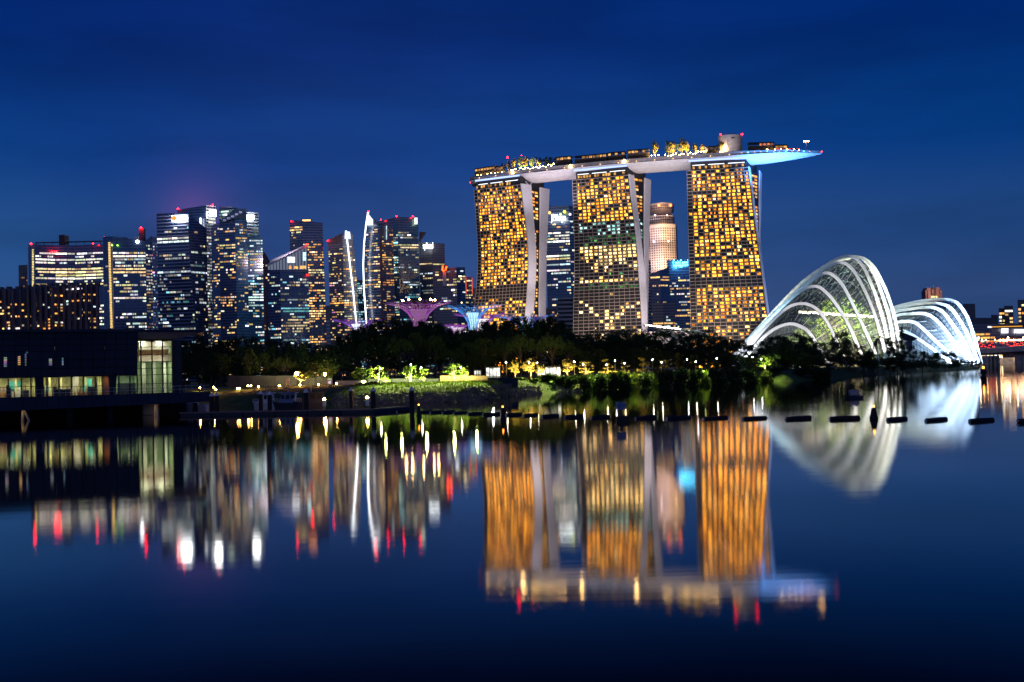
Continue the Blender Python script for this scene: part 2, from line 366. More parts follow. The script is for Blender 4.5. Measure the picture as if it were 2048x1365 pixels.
# ------------------------------------------------------------------ city towers
WARM, AMB, YEL, COOL, TEAL, WHT = (1, .58, .20), (1, .42, .08), (1, .78, .36), (.80, .95, 1), (.25, .80, .95), (1, .93, .78)
class Corner:
    def __init__(s, Y, pts):
        s.Y = Y; q = [P(px, py, Y) for px, py in pts]; s.top = q[0].z; s.px = pts[0][0]
        s.pts = sorted((p.z, p.x) for p in q)
    def x(s, z):
        if len(s.pts) == 1: return s.pts[0][1]
        return clampinterp(s.pts, z)
    def at(s, z): return Vector((s.x(z), s.Y, z))
def lit_cells(ca, cb, spec, z0=4.0):
    """lit windows of one face: runs of lit cells on a floor become strips; returns (area, quad, colour)"""
    out = []; fh, bay = spec.get('fh', 4.2), spec.get('bay', 3.0)
    zt = min(ca.top, cb.top) - spec.get('topgap', fh); zb = max(z0, spec.get('zmin', z0))
    wid = math.hypot(ca.x(zt) - cb.x(zt), ca.Y - cb.Y); n = max(1, int(wid / bay)); rows = int((zt - zb) / fh)
    nrm = Vector((cb.Y - ca.Y, -(cb.x(zt) - ca.x(zt)), 0)); nrm.normalize()
    if nrm.y > 0: nrm = -nrm
    nrm *= .25
    pal = spec['pal']; cw = [p[1] for p in pal]; cs = [p[0] for p in pal]
    bands = [(P(ca.px, b[1], ca.Y).z, P(ca.px, b[0], ca.Y).z, b) for b in spec.get('bands', [])]
    for r in range(rows):
        z = zt - (r + 1) * fh; zm = z + fh * .5
        p, run, st, hue = spec.get('p', .12) * 1.5, min(.55, spec.get('run', .45)), spec.get('s', .8) * 1.5, None
        if rnd() < spec.get('busy', .12): p *= 2.6; run = .75
        elif rnd() < spec.get('empty', .3): p *= .25
        for (b0, b1, b) in bands:
            if b0 <= zm <= b1: p, st, hue, run = b[2], b[3], b[4] if len(b) > 4 else None, .97 if b[2] > .6 else run
        lit = False; i = 0
        while i < n:
            lit = rnd() < (run if lit else p)
            if lit:
                k = 1
                strip = spec.get('strip', 3) if hue is not None or rnd() < .35 else 2
                while i + k < n and k < strip and rnd() < run: k += 1
                base = hue or random.choices(cs, cw)[0]; g = st * (math.exp(random.gauss(-.75, .85)) if hue is None and st < 1 else math.exp(random.gauss(-.3, .5)))
                c = tuple(max(0, q * g * uni(.85, 1.15)) for q in base)
                t0, t1 = (i + .16) / n, (i + k - .16) / n
                a0, b0, a1, b1 = ca.at(z + fh * .36), cb.at(z + fh * .36), ca.at(z + fh * .86), cb.at(z + fh * .86)
                q = [a0.lerp(b0, t0) + nrm, a0.lerp(b0, t1) + nrm, a1.lerp(b1, t1) + nrm, a1.lerp(b1, t0) + nrm]
                out.append((g * k, q, c)); i += k
            else: i += 1
    return out
def build_windows(cells, root, keep=40, mat='lit_far'):
    cells.sort(key=lambda q: -q[0])
    for a, q, c in cells[:keep]: MB().quad(*q, col=c).build('window', mat, root)
    if cells[keep:]:
        mb = MB()
        for a, q, c in cells[keep:]: mb.quad(*q, col=c)
        mb.build('window', mat, root, kind='stuff')
def tower(name, label, corners, wall='navy', spec=None, depth=40, cat='skyscraper', z0=2.5, keep=40, walls=None, skip=(), group=None, specs=None):
    cs = [Corner(*c) for c in corners]
    mid = cs[len(cs) // 2]
    root = thing(name, label, cat, (mid.x(z0), mid.Y, z0), group)
    u = 0.0; cells = []; parts = {}
    for k, (a, b) in enumerate(zip(cs, cs[1:])):
        wn = (walls or {}).get(k, wall); mb = parts.setdefault(wn, MB()); w = math.hypot(a.x(50) - b.x(50), a.Y - b.Y); seg = 14 if len(a.pts) + len(b.pts) > 2 else 1
        for q in range(seg):
            s0, s1 = q / seg, (q + 1) / seg
            za0, za1, zb0, zb1 = lerp(z0, a.top, s0), lerp(z0, a.top, s1), lerp(z0, b.top, s0), lerp(z0, b.top, s1)
            mb.quad(a.at(za0), b.at(zb0), b.at(zb1), a.at(za1), uv=[(u, za0), (u + w, zb0), (u + w, zb1), (u, za1)])
        u += w
        sp = (specs or {}).get(k, spec)
        if sp and k not in skip: cells += lit_cells(a, b, sp)
    # sides and back
    A, B = cs[0], cs[-1]; mb = parts[(walls or {}).get(0, wall)]
    def back(c, z): q = c.at(z); f = (c.Y + depth) / c.Y; return Vector((q.x * f, c.Y + depth, z))
    for c, sgn in ((A, 0), (B, 1)):
        mb.quad(c.at(z0), back(c, z0), back(c, c.top), c.at(c.top), uv=[(0, z0), (depth, z0), (depth, c.top), (0, c.top)])
    mb.quad(back(A, z0), back(B, z0), back(B, B.top), back(A, A.top), uv=[(0, z0), (60, z0), (60, B.top), (0, A.top)])
    for i, (wn, mb) in enumerate(parts.items()): mb.build('wall', wn, root)
    rf = MB()
    for a, b in zip(cs, cs[1:]): rf.quad(a.at(a.top) - Vector((0, 0, .1)), b.at(b.top) - Vector((0, 0, .1)), back(b, b.top - .1), back(a, a.top - .1))
    rf.build('roof', 'dark', root)
    build_windows(cells, root, keep)
    return root, cs
def beacon(root, px, py, Y, r=1.6):
    return MB().ball(P(px, py, Y), r * .68, 8).build('beacon_lamp', 'red', root)
def pbox(mb, x0, y0, x1, y1, Y, depth=8):
    """a box whose near face spans photo columns/rows at depth Y"""
    a, b = P(x0, y1, Y), P(x1, y0, Y)
    xl, xr = a.x, b.x; z0, z1 = a.z, b.z
    return mb.box(((xl + xr) / 2, Y + depth / 2, (z0 + z1) / 2), (xr - xl, depth, z1 - z0))
def pquad(mb, x0, y0, x1, y1, Y, col=None):
    return mb.quad(P(x0, y1, Y), P(x1, y1, Y), P(x1, y0, Y), P(x0, y0, Y), col=col)

def C(Y, *pts): return (Y, list(pts))
def S(**k): k.setdefault('pal', [(WARM, 4), (AMB, 2), (YEL, 2), (WHT, 2)]); return k
OFF = [(WHT, 3), (COOL, 3), (YEL, 2), (TEAL, 1)]
GRP = 'lit skyscrapers of the financial district'
# --- far left apartment slabs and the twin glass block above them
tower('apartment_tower', 'slim pale tower with a pink lit top at the far left edge of the skyline', [C(2300, (37, 531)), C(2300, (55, 530))], 'apart', S(p=.06, s=.5, fh=6), 30, keep=10)
for (xs, tops, lab, seed) in (((-30, 20, 62), (579, 577, 577), 'leftmost dark apartment block with scattered amber windows', 1),
                              ((62, 100, 132), (573, 571, 571), 'apartment block with amber windows, second from the left edge', 2),
                              ((132, 165, 198), (569, 569, 569), 'apartment block with bluish stair windows, below the wide glass block', 3)):
    t, cs = tower('apartment_block', lab, [C(1180, (xs[0], tops[0])), C(1172, (xs[1], tops[1])), C(1185, (xs[2], tops[2]))], 'apart',
                  S(p=.13, run=.3, s=1.0, fh=3.2, bay=3.4, strip=2, busy=.05, empty=.2, pal=[(AMB, 4), (WARM, 4), (WHT, 2), (COOL, 1 + 2 * (seed == 3))]), 25, cat='apartment block', group='apartment blocks', keep=60)
    for k in range(5):
        x = lerp(xs[0], xs[2], (k + .3) / 5); mb = MB(); pbox(mb, x, tops[1] - uni(2, 7), x + uni(5, 9), tops[1] + 4, 1188, 7); mb.build('roof_hut', 'pinkwall', t)
    for k in range(6):
        x = lerp(xs[0], xs[2], (k + .5) / 6); mb = MB(); pbox(mb, x, tops[1] + 2, x + 3, 668, 1169.5 + (8 if k > 3 else 1), 4); mb.build('stair_shaft', 'pinkwall', t)
t, cs = tower('office_building', 'wide dark glass block with bowed white light bands and a lit stair column', [C(1500, (56, 489)), C(1500, (70, 489)), C(1515, (110, 491)), C(1522, (150, 491)), C(1516, (206, 489))],
              'navy', None, 40, keep=100,
              specs={1: S(p=.1, s=.6, bay=2.5), **{k: S(p=.12, run=.75, s=.85, bay=2.5, strip=6, fh=4.3, topgap=10, pal=[(WHT, 5), (YEL, 2), (COOL, 1)], bands=[(508, 513, .85, 1.7, WHT), (517, 526, .9, 1.9, WHT), (538, 549, .93, 1.5, YEL), (551, 556, .7, 1.2, YEL), (557, 562, .8, 1.3, WHT), (566, 572, .9, 1.3, YEL)]) for k in (1, 2, 3)}})
mb = MB(); pbox(mb, 118, 470, 129, 492, 1530, 15); mb.build('roof_hut', 'dark', t)
for i in range(26): mb = MB(); pquad(mb, 64, 499 + i * 3.3, 67.5, 501.3 + i * 3.3, 1499.5, (1.0, .78, .28)); mb.build('stair_window', 'lit', t)
mb = MB(); pbox(mb, 70, 484, 205, 485, 1540, 1)
for i in range(9): pbox(mb, 72 + i * 16, 484, 72.5 + i * 16, 492, 1540, 1)
mb.build('roof_railing', 'dark', t)
beacon(t, 62, 488, 1500); beacon(t, 186, 488, 1510, 1.2)
for x in (104, 109, 113): MB().ball(P(x, 504, 1508), .9, 6).build('red_lamp', 'red', t)
t, cs = tower('office_building', 'dark office block with a tall amber lit stair column and rooftop mast', [C(1470, (206, 474)), C(1462, (225, 473)), C(1470, (291, 483)), C(1476, (304, 471))], 'navy', None, 40, keep=100,
              specs={0: S(p=.03, s=.4), 2: S(p=.5, run=.5, s=.45, pal=[(WHT, 3), (WARM, 2)], strip=2),
                     1: S(p=.2, run=.75, s=.75, bay=2.5, strip=6, fh=4.3, topgap=14, pal=[(WHT, 3), (YEL, 3), (COOL, 2)], bands=[(508, 516, .97, 2.0, WHT), (538, 544, .95, 1.6, YEL), (545, 550, .95, 1.4, YEL), (604, 609, .95, 1.3, WARM), (610, 625, 0, 0)])})
for i in range(58): mb = MB(); pquad(mb, 216.2 + i * .085, 485 + i * 3.15, 220.6 + i * .085, 487.3 + i * 3.15, 1461.3, (1.1, .72, .22)); mb.build('stair_window', 'lit', t)
mb = MB(); pbox(mb, 228, 475, 251, 484, 1475, 12); mb.build('roof_hut', 'pinkwall', t)
mb = MB(); pbox(mb, 278, 457, 287, 486, 1480, 8); mb.build('mast', 'pinkwall', t); beacon(t, 282, 456, 1478, 1.6)
mb = MB(); pbox(mb, 268, 474, 278, 486, 1472, 6); mb.build('roof_hut', 'white', t); MB().ball(P(275, 484, 1468), 2.2, 8).build('floodlight', 'signw', t)
beacon(t, 210, 475, 1472, 1.3)
for x in (224, 235): MB().ball(P(x, 491, 1460), 1.0, 6).build('green_lamp', emat('green_lamp%d' % x, (.4, 1, .1), 5), t)
tower('office_building', 'narrow dark tower with small blue windows squeezed behind the amber stair block', [C(1900, (302, 474)), C(1900, (316, 474))], 'navy', S(p=.35, run=.3, s=.5, pal=[(COOL, 3), ((.4, .5, 1), 4), ((1, .3, .5), 1)], strip=2, fh=5), 30, keep=30)
# --- twin louvred towers with bloomed signs
t, cs = tower('skyscraper', 'tall louvre striped tower with the red and white lit sign near its top', [C(1700, (313, 427)), C(1690, (377, 427), (378, 500), (392, 660)), C(1715, (413, 458))], 'striped', None, 45, group=GRP, keep=60, walls={1: 'navy'},
              specs={0: S(p=.07, run=.5, s=.6, pal=OFF, fh=5.2, topgap=20, bands=[(476, 481, .95, 1.3, WHT), (484, 489, .97, 1.5, COOL), (490, 508, 0, 0), (543, 549, .75, 1.0, COOL), (603, 608, .5, .7, TEAL)]),
                     1: S(p=.08, run=.5, s=.6, pal=OFF, fh=5.2, bands=[(542, 548, .85, 1.0, COOL), (600, 608, .6, .7, COOL)])})
mb = MB(); pbox(mb, 344, 431, 370, 443, 1686, 3); mb.build('sign', 'signw', t)
mb = MB(); mb.ball(P(348, 437, 1685), 4.2, 8); mb.build('sign', 'signr', t)
t, cs = tower('skyscraper', 'dark tower with sloping roof line and pale banded side, highest of the left group', [C(1770, (355, 420)), C(1762, (412, 411)), C(1775, (432, 411), (428, 640))], 'navy', None, 45, group=GRP, walls={1: 'stripeb'}, keep=60,
              specs={0: S(p=.1, s=.6, pal=OFF, topgap=30, strip=5, bands=[(440, 448, .4, .8, WHT)]), 1: S(p=.4, run=.8, s=.55, pal=[(COOL, 3), (WHT, 2)], fh=5, strip=5, bands=[(414, 445, .7, 1.3, WHT)])})
mb = MB(); pbox(mb, 419, 420, 431, 433, 1757, 3); mb.build('sign', 'signw', t)
beacon(t, 356, 418, 1768); beacon(t, 425, 410, 1768, 1.2); mb = MB(); pbox(mb, 400, 436, 402, 470, 1757, 2); mb.build('light_strip', 'line', t)
t, cs = tower('skyscraper', 'pale banded tower with a white sign, peeking behind the slant topped tower', [C(1820, (438, 414)), C(1812, (468, 414)), C(1815, (494, 425)), C(1825, (517, 425))], 'stripeb', S(p=.55, run=.9, s=.35, pal=[(COOL, 3), (TEAL, 1)], fh=5, strip=8), 40, group=GRP, keep=30)
mb = MB(); pbox(mb, 491, 430, 507, 440, 1808, 3); mb.build('sign', 'signw', t)
t, cs = tower('skyscraper', 'blue glass tower with a slanted dark crown and warm lit floors', [C(1690, (422, 452)), C(1682, (438, 446)), C(1676, (470, 436)), C(1684, (494, 437))], 'navy', None, 40, group=GRP, walls={2: 'teal'}, keep=80,
              specs={0: S(p=.12, s=.7, strip=2), 1: S(p=.14, run=.4, s=.8, strip=3, bands=[(488, 500, .9, 1.2, YEL), (598, 610, .6, .8, WARM)]), 2: S(p=.10, s=.6, pal=[(WARM, 3), (COOL, 2)], bands=[(474, 480, .9, 1.0, WARM), (500, 525, .55, 1.0, YEL)])})
mb = MB()
a, b, c, d = P(441, 442, 1676), P(470, 418, 1672), P(493, 418, 1680), P(494, 437, 1682)
mb.poly([P(441, 446, 1676), P(470, 437, 1672), b, a]); mb.quad(P(470, 437, 1672), d, c, b); mb.quad(a, b, c, P(470, 440, 1715)); mb.build('crown', 'teald', t)
for i in range(5):
    mb = MB(); pquad(mb, 446 + i * 8, 439 - i * 4, 452 + i * 8, 443 - i * 4, 1668, (.22, .22, .38)); mb.build('crown_window', 'lit_far', t)
tower('skyscraper', 'teal glass tower stepping down beside the slant topped tower', [C(1700, (494, 474)), C(1708, (525, 472))], 'teal', S(p=.16, run=.6, s=.75, pal=[(COOL, 3), (WHT, 2), (WARM, 2), (TEAL, 2)], strip=5, bands=[(592, 598, .95, 1.3, COOL), (599, 604, .9, 1.3, COOL), (610, 616, .8, 1.0, COOL)]), 40, group=GRP, keep=60)
t, cs = tower('office_building', 'narrow brown tower with a rounded top beside the teal glass tower', [C(2100, (524, 503)), C(2100, (530, 506)), C(2105, (540, 523))], 'pinkwall', S(p=.05, s=.5, fh=6, bands=[(556, 562, .9, 1, WARM)]), 30, keep=12)
t, cs = tower('skyscraper', 'tall dark tower with many amber windows behind the sloped white roof', [C(1800, (579, 441)), C(1792, (605, 442)), C(1800, (645, 446), (653, 660))], 'navy', None, 45, group=GRP, keep=100,
              specs={0: S(p=.12, s=.8, bands=[(455, 462, .8, 1.3, WARM)]), 1: S(p=.30, run=.4, s=.95, strip=2, pal=[(WARM, 4), (AMB, 4), (YEL, 2)], topgap=30, bands=[(440, 452, 0, 0), (458, 462, .7, 1.1, WARM), (538, 548, .85, 1.2, YEL), (626, 632, .9, 1.2, WARM)])})
beacon(t, 582, 443, 1796, 1.2)
mb = MB(); pbox(mb, 605, 440, 620, 442, 1795, 3); mb.build('sign', 'signo', t)
# sloped white roof tower
t, cs = tower('skyscraper', 'dark tower under a sloping white roof with a glowing glass wedge top', [C(1600, (535, 541)), C(1592, (560, 540)), C(1604, (617, 540), (620, 680))], 'navy', None, 40, group=GRP, keep=90,
              specs={0: S(p=.12, s=.6, pal=OFF), 1: S(p=.14, run=.65, s=.65, pal=OFF, strip=5, bands=[(543, 548, .8, 1.0, WHT), (618, 626, .85, 1.0, TEAL), (640, 668, .45, .8, YEL)])})
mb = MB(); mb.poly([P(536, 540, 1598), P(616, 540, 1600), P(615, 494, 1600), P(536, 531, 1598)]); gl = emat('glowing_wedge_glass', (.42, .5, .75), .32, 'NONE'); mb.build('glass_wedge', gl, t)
mb = MB()
for i in range(13): x = 540 + i * 6.2; pbox(mb, x, lerp(530, 494, (x - 535) / 80), x + .7, 540, 1596, 1)
mb.build('mullion', 'dark', t)
mb = MB(); mb.hexa([P(534, 534, 1594), P(613, 495, 1594), P(616, 491, 1640), P(545, 522, 1640), P(534, 531, 1594), P(613, 491, 1594), P(616, 488, 1640), P(545, 519, 1640)]); mb.build('roof_canopy', 'white', t); spot('roof_flood', P(572, 490, 1590), P(577, 508, 1618), 120000, (1, .8, 1), 95, 1, 2)
for i, (x0, x1, y0, y1, c) in enumerate(((575, 590, 514, 526, (1.3, 1.4, 1.6)), (606, 612, 505, 522, (.9, 1.4, 1.5)), (578, 583, 532, 538, (1.4, .6, .15)), (588, 596, 533, 538, (1.3, .6, .15)), (600, 612, 532, 538, (1.5, .7, .2)))):
    mb = MB(); pquad(mb, x0, y0, x1, y1, 1595, c); mb.build('window', 'lit_far', t)
beacon(t, 614, 489, 1592, 1.5); mb = MB(); pquad(mb, 612, 548, 619, 553, 1590, (1.5, .05, .05)); mb.build('sign', 'lit_far', t)
t, cs = tower('office_building', 'thin black and white banded stair block standing low beside amber windowed tower', [C(1500, (652, 640)), C(1500, (660, 640))], 'stripeb', None, 12)
tower('office_building', 'plain grey slab glimpsed between the two tallest left residential towers', [C(2200, (648, 612)), C(2200, (660, 612))], 'concrete', None, 20)
# --- pair of curved residential towers with white light lines
t, cs = tower('skyscraper', 'curved residential tower leaning right with one bright white light line', [C(1760, (656, 481), (662, 690)), C(1752, (685, 470)), C(1756, (706, 468), (714, 560), (719, 690))], 'stone', None, 35, group='pair of curved towers with light lines', keep=80,
              specs={0: S(p=.20, run=.3, s=.7, strip=2, fh=3.6, pal=[(WARM, 5), (YEL, 3), (WHT, 1), ((1, .3, .6), .4)], bands=[(606, 611, .9, 1.1, AMB)], topgap=14), 1: S(p=.2, run=.3, s=.7, strip=2, fh=3.6, bands=[(604, 608, .95, 1.6, WARM), (609, 612, .95, 1.6, AMB)], topgap=14)})
mb = MB(); mb.hexa([P(656, 486, 1758), P(686, 486, 1752), P(686, 486, 1780), P(656, 486, 1780), P(656, 480, 1758), P(686, 466, 1752), P(686, 466, 1780), P(656, 480, 1780)]); mb.build('crown', 'pinkwall', t)
mb = MB(); mb.hexa([P(689, 478, 1749), P(702, 478, 1749), P(702, 478, 1765), P(689, 478, 1765), P(690, 462, 1749), P(700, 464, 1749), P(700, 464, 1765), P(690, 462, 1765)]); mb.build('lit_crown', emat('white_lit_crown', (.75, .85, 1), 1.3), t)
mb = MB(); mb.tube([P(692, 462, 1747), P(694, 478, 1747), P(700, 530, 1746), (P(706, 580, 1746)), P(710, 620, 1746), P(713, 650, 1746)], 1.1, 6); mb.build('light_line', 'line', t)
beacon(t, 656, 482, 1756, 1.0)
t, cs = tower('skyscraper', 'curved residential tower with a pointed lit tip and white line down its left edge', [C(1730, (731, 448), (726, 510), (727, 580), (732, 650)), C(1722, (763, 447), (766, 690)), C(1732, (786, 455), (792, 690))], 'stone', None, 35, group='pair of curved towers with light lines', keep=100, walls={0: 'navy'},
              specs={0: S(p=.16, run=.35, s=.75, strip=2, fh=3.6, topgap=8, pal=[(WARM, 5), (YEL, 2), (WHT, 3)]), 1: S(p=.26, run=.3, s=.65, strip=2, fh=3.6, pal=[(WARM, 5), (AMB, 3), (YEL, 2)], bands=[(560, 572, .7, .8, AMB)])})
mb = MB(); mb.hexa([P(731, 451, 1718), P(746, 451, 1718), P(746, 451, 1735), P(731, 451, 1735), P(735, 426, 1718), P(746, 440, 1718), P(746, 440, 1735), P(735, 426, 1735)]); mb.build('lit_crown', emat('white_lit_point', (.8, .9, 1), 1.5), t)
mb = MB(); mb.hexa([P(746, 448, 1719), P(763, 448, 1719), P(763, 448, 1740), P(746, 448, 1740), P(746, 437, 1719), P(760, 446, 1719), P(760, 446, 1740), P(746, 437, 1740)]); mb.build('crown', 'navy', t)
mb = MB(); mb.tube([P(736, 425, 1716), P(732, 450, 1716), P(728, 490, 1716), P(726.5, 530, 1716), P(728, 580, 1716), P(733, 648, 1716)], 1.1, 6); mb.build('light_line', 'line', t)
beacon(t, 737, 424, 1718, 2.0); mb = MB(); pbox(mb, 762.5, 456, 763.5, 640, 1720, 1); mb.build('fin', 'pinkwall', t)
mb = MB(); pquad(mb, 772, 452, 774, 480, 1722, (.55, .75, .9)); mb.build('window', 'lit_far', t)
tower('office_building', 'low teal office block between the two white light lines', [C(1950, (712, 561)), C(1950, (728, 561))], 'teald', S(p=.3, s=.7, pal=[(TEAL, 3), (COOL, 2)], bands=[(562, 568, .9, 1.2, COOL)]), 30, keep=20)
t, cs = tower('skyscraper', 'broad dark teal glass tower with chamfered top and red corner beacons', [C(1860, (757, 443)), C(1850, (795, 434)), C(1860, (836, 436))], 'teald', S(p=.10, run=.55, s=.65, pal=OFF, strip=5, topgap=24, bands=[(447, 453, .6, .9, WHT), (490, 496, .8, 1.0, YEL), (534, 540, .5, .9, COOL)]), 45, group=GRP, keep=80)
for x, y in ((762, 440), (793, 433), (826, 433)): beacon(t, x, y, 1848, 1.4)
mb = MB(); pquad(mb, 829, 436, 835, 449, 1849, (1.4, 1.7, 1.3)); mb.build('corner_window', 'lit_far', t)
t, cs = tower('skyscraper', 'grey lattice tower with a curved pink fin and a white script sign', [C(1900, (838, 484)), C(1893, (864, 486)), C(1902, (889, 488))], 'stone', S(p=.06, run=.5, s=.5, pal=OFF, strip=4, topgap=30, bands=[(516, 523, .0, 0), (528, 534, .97, .9, YEL), (545, 552, .6, .7, COOL), (556, 562, .6, .6, YEL)]), 40, group=GRP, keep=40)
mb = MB(); mb.hexa([P(838, 484, 1890), P(841, 484, 1890), P(841, 484, 1900), P(838, 484, 1900), P(839, 464, 1890), P(853, 465, 1890), P(853, 465, 1900), P(839, 464, 1900)]); mb.build('roof_fin', 'pinkwall', t)
sign_text('splined', P(856, 492, 1885), 15, 'signt', t, width=17)
t, cs = tower('office_building', 'grey office slab carrying a glowing red letter emblem on its roof edge', [C(1750, (866, 538)), C(1742, (913, 535)), C(1750, (930, 535))], 'stone', S(p=.05, s=.6, strip=2, pal=[(YEL, 3), (COOL, 2)], bands=[(559, 566, .35, .8, YEL)]), 40, walls={1: 'navy'}, keep=30)
mb = MB(); mb.tube([P(886, 532, 1736), P(884.5, 540, 1736), P(887, 543, 1736), P(889, 541, 1736)], 1.3, 6); mb.tube([P(893, 533, 1736), P(891, 541, 1736)], 1.3, 6); mb.build('emblem', 'signr', t)
mb = MB(); pbox(mb, 883, 530, 895, 544, 1739, 1.5); mb.build('sign_board', 'dark', t)
mb = MB(); pbox(mb, 886, 545, 892, 572, 1740, 1.5); mb.build('banner', 'white', t)
t, cs = tower('office_building', 'small tower outlined by red light tubes at the foot of the left hotel tower', [C(1900, (928, 553)), C(1900, (945, 555))], 'navy', S(p=.1, s=.8, pal=[(YEL, 3)]), 30, keep=14)
for x in (928.5, 932, 944.5):
    mb = MB(); pbox(mb, x - .5, 556, x + .5, 588, 1897, 1); mb.build('light_tube', emat('red_tube%d' % int(x), (1, .12, .06), .8, 'NONE'), t)
beacon(t, 929, 553, 1895, 1.8)
tower('office_building', 'dim grey slab just left of the first hotel tower', [C(2000, (945, 577)), C(2000, (954, 577))], 'stone', S(p=.15, s=.9), 20, keep=8)
# --- seen between the hotel towers
t, cs = tower('skyscraper', 'dark blue bank tower seen between the left and middle hotel towers', [C(1600, (1090, 413)), C(1592, (1138, 412)), C(1600, (1152, 412))], 'navy', None, 45, group=GRP, keep=100,
              specs={0: S(p=.1, run=.6, s=.8, pal=OFF, strip=6, topgap=16, bands=[(443, 447, .85, 1.0, COOL), (454, 460, .3, 1.2, AMB), (465, 471, .55, 1.3, WHT), (482, 488, .75, 1.5, WHT), (504, 508, .95, 1.8, WHT), (510, 515, .95, 1.6, WHT), (517, 523, .8, 1.4, YEL), (527, 533, .8, 1.5, COOL), (538, 543, .98, 1.8, WHT)]),
                     1: S(p=.15, s=.8, pal=OFF)})
sign_text('J.P.Morgan', P(1117, 436, 1586), 14, 'signt', t, width=21)
for (x, y, r, c) in ((1121, 429, 1.8, (.6, 1, .3)), (1129, 424, 2.2, (.9, 1, .1)), (1099, 426, 2.2, (1, .55, .15)), (1140, 429, 1.8, (1, .9, .95))): MB().ball(P(x, y, 1586), r, 6).build('lamp', emat('roof_lamp%d' % x, c, 2.5), t)
t, cs = tower('office_building', 'low white and grey banded slab left of the middle hotel tower', [C(1300, (1115, 597)), C(1300, (1150, 594))], 'stripeb', None, 30)
tower('office_building', 'low pinkish block with warm windows beside the banded slab', [C(1400, (1088, 616)), C(1400, (1114, 616))], 'beigewall', S(p=.3, s=.8), 30, keep=20)
# floodlit stepped granite tower: square stone openings, floodlights on its ledges
def gold_tower():
    t = thing('skyscraper', 'stepped pale granite tower floodlit gold and lilac between two hotel towers', 'skyscraper', P(1322, 735, 1900), GRP)
    def block(pts, y0, y1, Y):
        q = [(P(x, y0, Yk).x, Yk) for x, Yk in pts]; z1, z0 = P(pts[1][0], y0, Y).z, P(pts[1][0], y1, Y).z
        mb = MB(); mb.prism([q[0], q[1], q[2], (q[2][0] + 8, Y + 45), (q[0][0] - 2, Y + 45)], z0, z1); mb.build('wall', 'goldstone', t)
        op = MB()
        for (a, b) in ((q[0], q[1]), (q[1], q[2])):
            n = max(2, int(math.hypot(b[0] - a[0], b[1] - a[1]) / 4.0)); r = int((z1 - z0 - 3) / 4.2)
            for i in range(n):
                for j in range(r):
                    t0, t1 = (i + .22) / n, (i + .78) / n; z = z0 + 2 + j * 4.2
                    pa, pb = Vector((lerp(a[0], b[0], t0), lerp(a[1], b[1], t0) - .25, z)), Vector((lerp(a[0], b[0], t1), lerp(a[1], b[1], t1) - .25, z))
                    op.quad(pa, pb, pb + Vector((0, 0, 2.4)), pa + Vector((0, 0, 2.4)))
        op.build('window', 'dark', t, kind='stuff')
    block(((1296, 1905), (1324, 1890), (1351, 1900)), 448, 548, 1890)
    block(((1298, 1912), (1324, 1899), (1346, 1908)), 430, 448, 1899)
    block(((1301, 1925), (1324, 1910), (1344, 1922)), 405, 419, 1910)
    mb = MB(); a, b, c = P(1302, 431, 1930), P(1324, 431, 1915), P(1343, 431, 1925); z1 = P(1324, 418, 1915).z
    mb.prism([(a.x, a.y), (b.x, b.y), (c.x, c.y), (c.x, c.y + 30), (a.x, a.y + 30)], a.z, z1); mb.build('recessed_storey', 'goldstone', t)
    block(((1296, 1906), (1320, 1893), (1352, 1902)), 548, 610, 1893)
    for (x, y, w, c) in ((1308, 481, 1.0, (1, .8, .95)), (1337, 480, 1.3, (1, .62, .28)), (1305, 545, 1.0, (1, .75, .85)), (1322, 543, 1.0, (1, .7, .5)), (1340, 543, 1.0, (1, .6, .3)), (1310, 428, .5, (1, .7, .5)), (1334, 428, .5, (1, .65, .4))):
        p = P(x, y + 3, 1868 if y > 450 else 1885)
        MB().ball(p, 1.0, 6).build('floodlight', emat('ledge_flood%d' % (x + y), c, 20), t)
        spot('ledge_spot', p + Vector((0, -2, 1)), P(x, y - 40, 1898), 110000 * w, c, 130, 1, 1.5)
        spot('ledge_spot', p + Vector((0, -2, -1)), P(x, y + 60, 1898), 45000 * w, c, 130, 1, 1.5)
    for x in (1318, 1341): MB().ball(P(x, 411, 1895), 2.6, 8).build('beacon_lamp', emat('orange_red_beacon%d' % x, (1, .16, .05), 6), t)
    MB().ball(P(1294, 514, 1880), 2.0, 8).build('beacon_lamp', 'signo', t)
gold_tower()
tower('office_building', 'dark stepped office block in front of the gold lit granite tower', [C(1640, (1300, 548)), C(1636, (1320, 541)), C(1645, (1338, 535))], 'navy', S(p=.06, s=.7, pal=[(WARM, 3), (WHT, 2)], strip=5, bands=[(555, 561, .8, 1.4, WARM), (570, 574, .5, 1.2, WARM)]), 30, keep=20)
t, cs = tower('skyscraper', 'dark office tower with a glowing cyan sign left of the right hotel tower', [C(1700, (1334, 521)), C(1700, (1380, 519))], 'navy', S(p=.1, s=.8, strip=4, pal=[(WARM, 3), (WHT, 3), (COOL, 1)], topgap=26, bands=[(576, 583, .3, 1.2, WARM), (588, 594, .5, 1.3, WHT), (629, 634, .8, 1.4, WARM)]), 40, group=GRP, keep=40)
sign_text('CapitaCentral', P(1361, 527, 1690), 15, 'signc', t, width=23); sign_text('Fund', P(1361, 533, 1690), 5, 'signc', t, width=5)
spot('sign_wash', P(1361, 527, 1670), P(1361, 532, 1700), 16000, (.05, .40, 1), 120, 1, 2)
tower('office_building', 'low beige office slab with lit bottom floors behind white canopy arcs', [C(1500, (1304, 605)), C(1496, (1326, 606)), C(1500, (1350, 604))], 'beigewall', S(p=.12, s=.9, strip=4, pal=[(WARM, 3), (COOL, 2)], topgap=18, bands=[(643, 650, .95, 1.3, WARM)]), 30, keep=30)
t, cs = tower('office_building', 'thin ribbed tower strip right behind the middle hotel tower', [C(1800, (1290, 520)), C(1800, (1301, 520))], 'stripeb', None, 20)
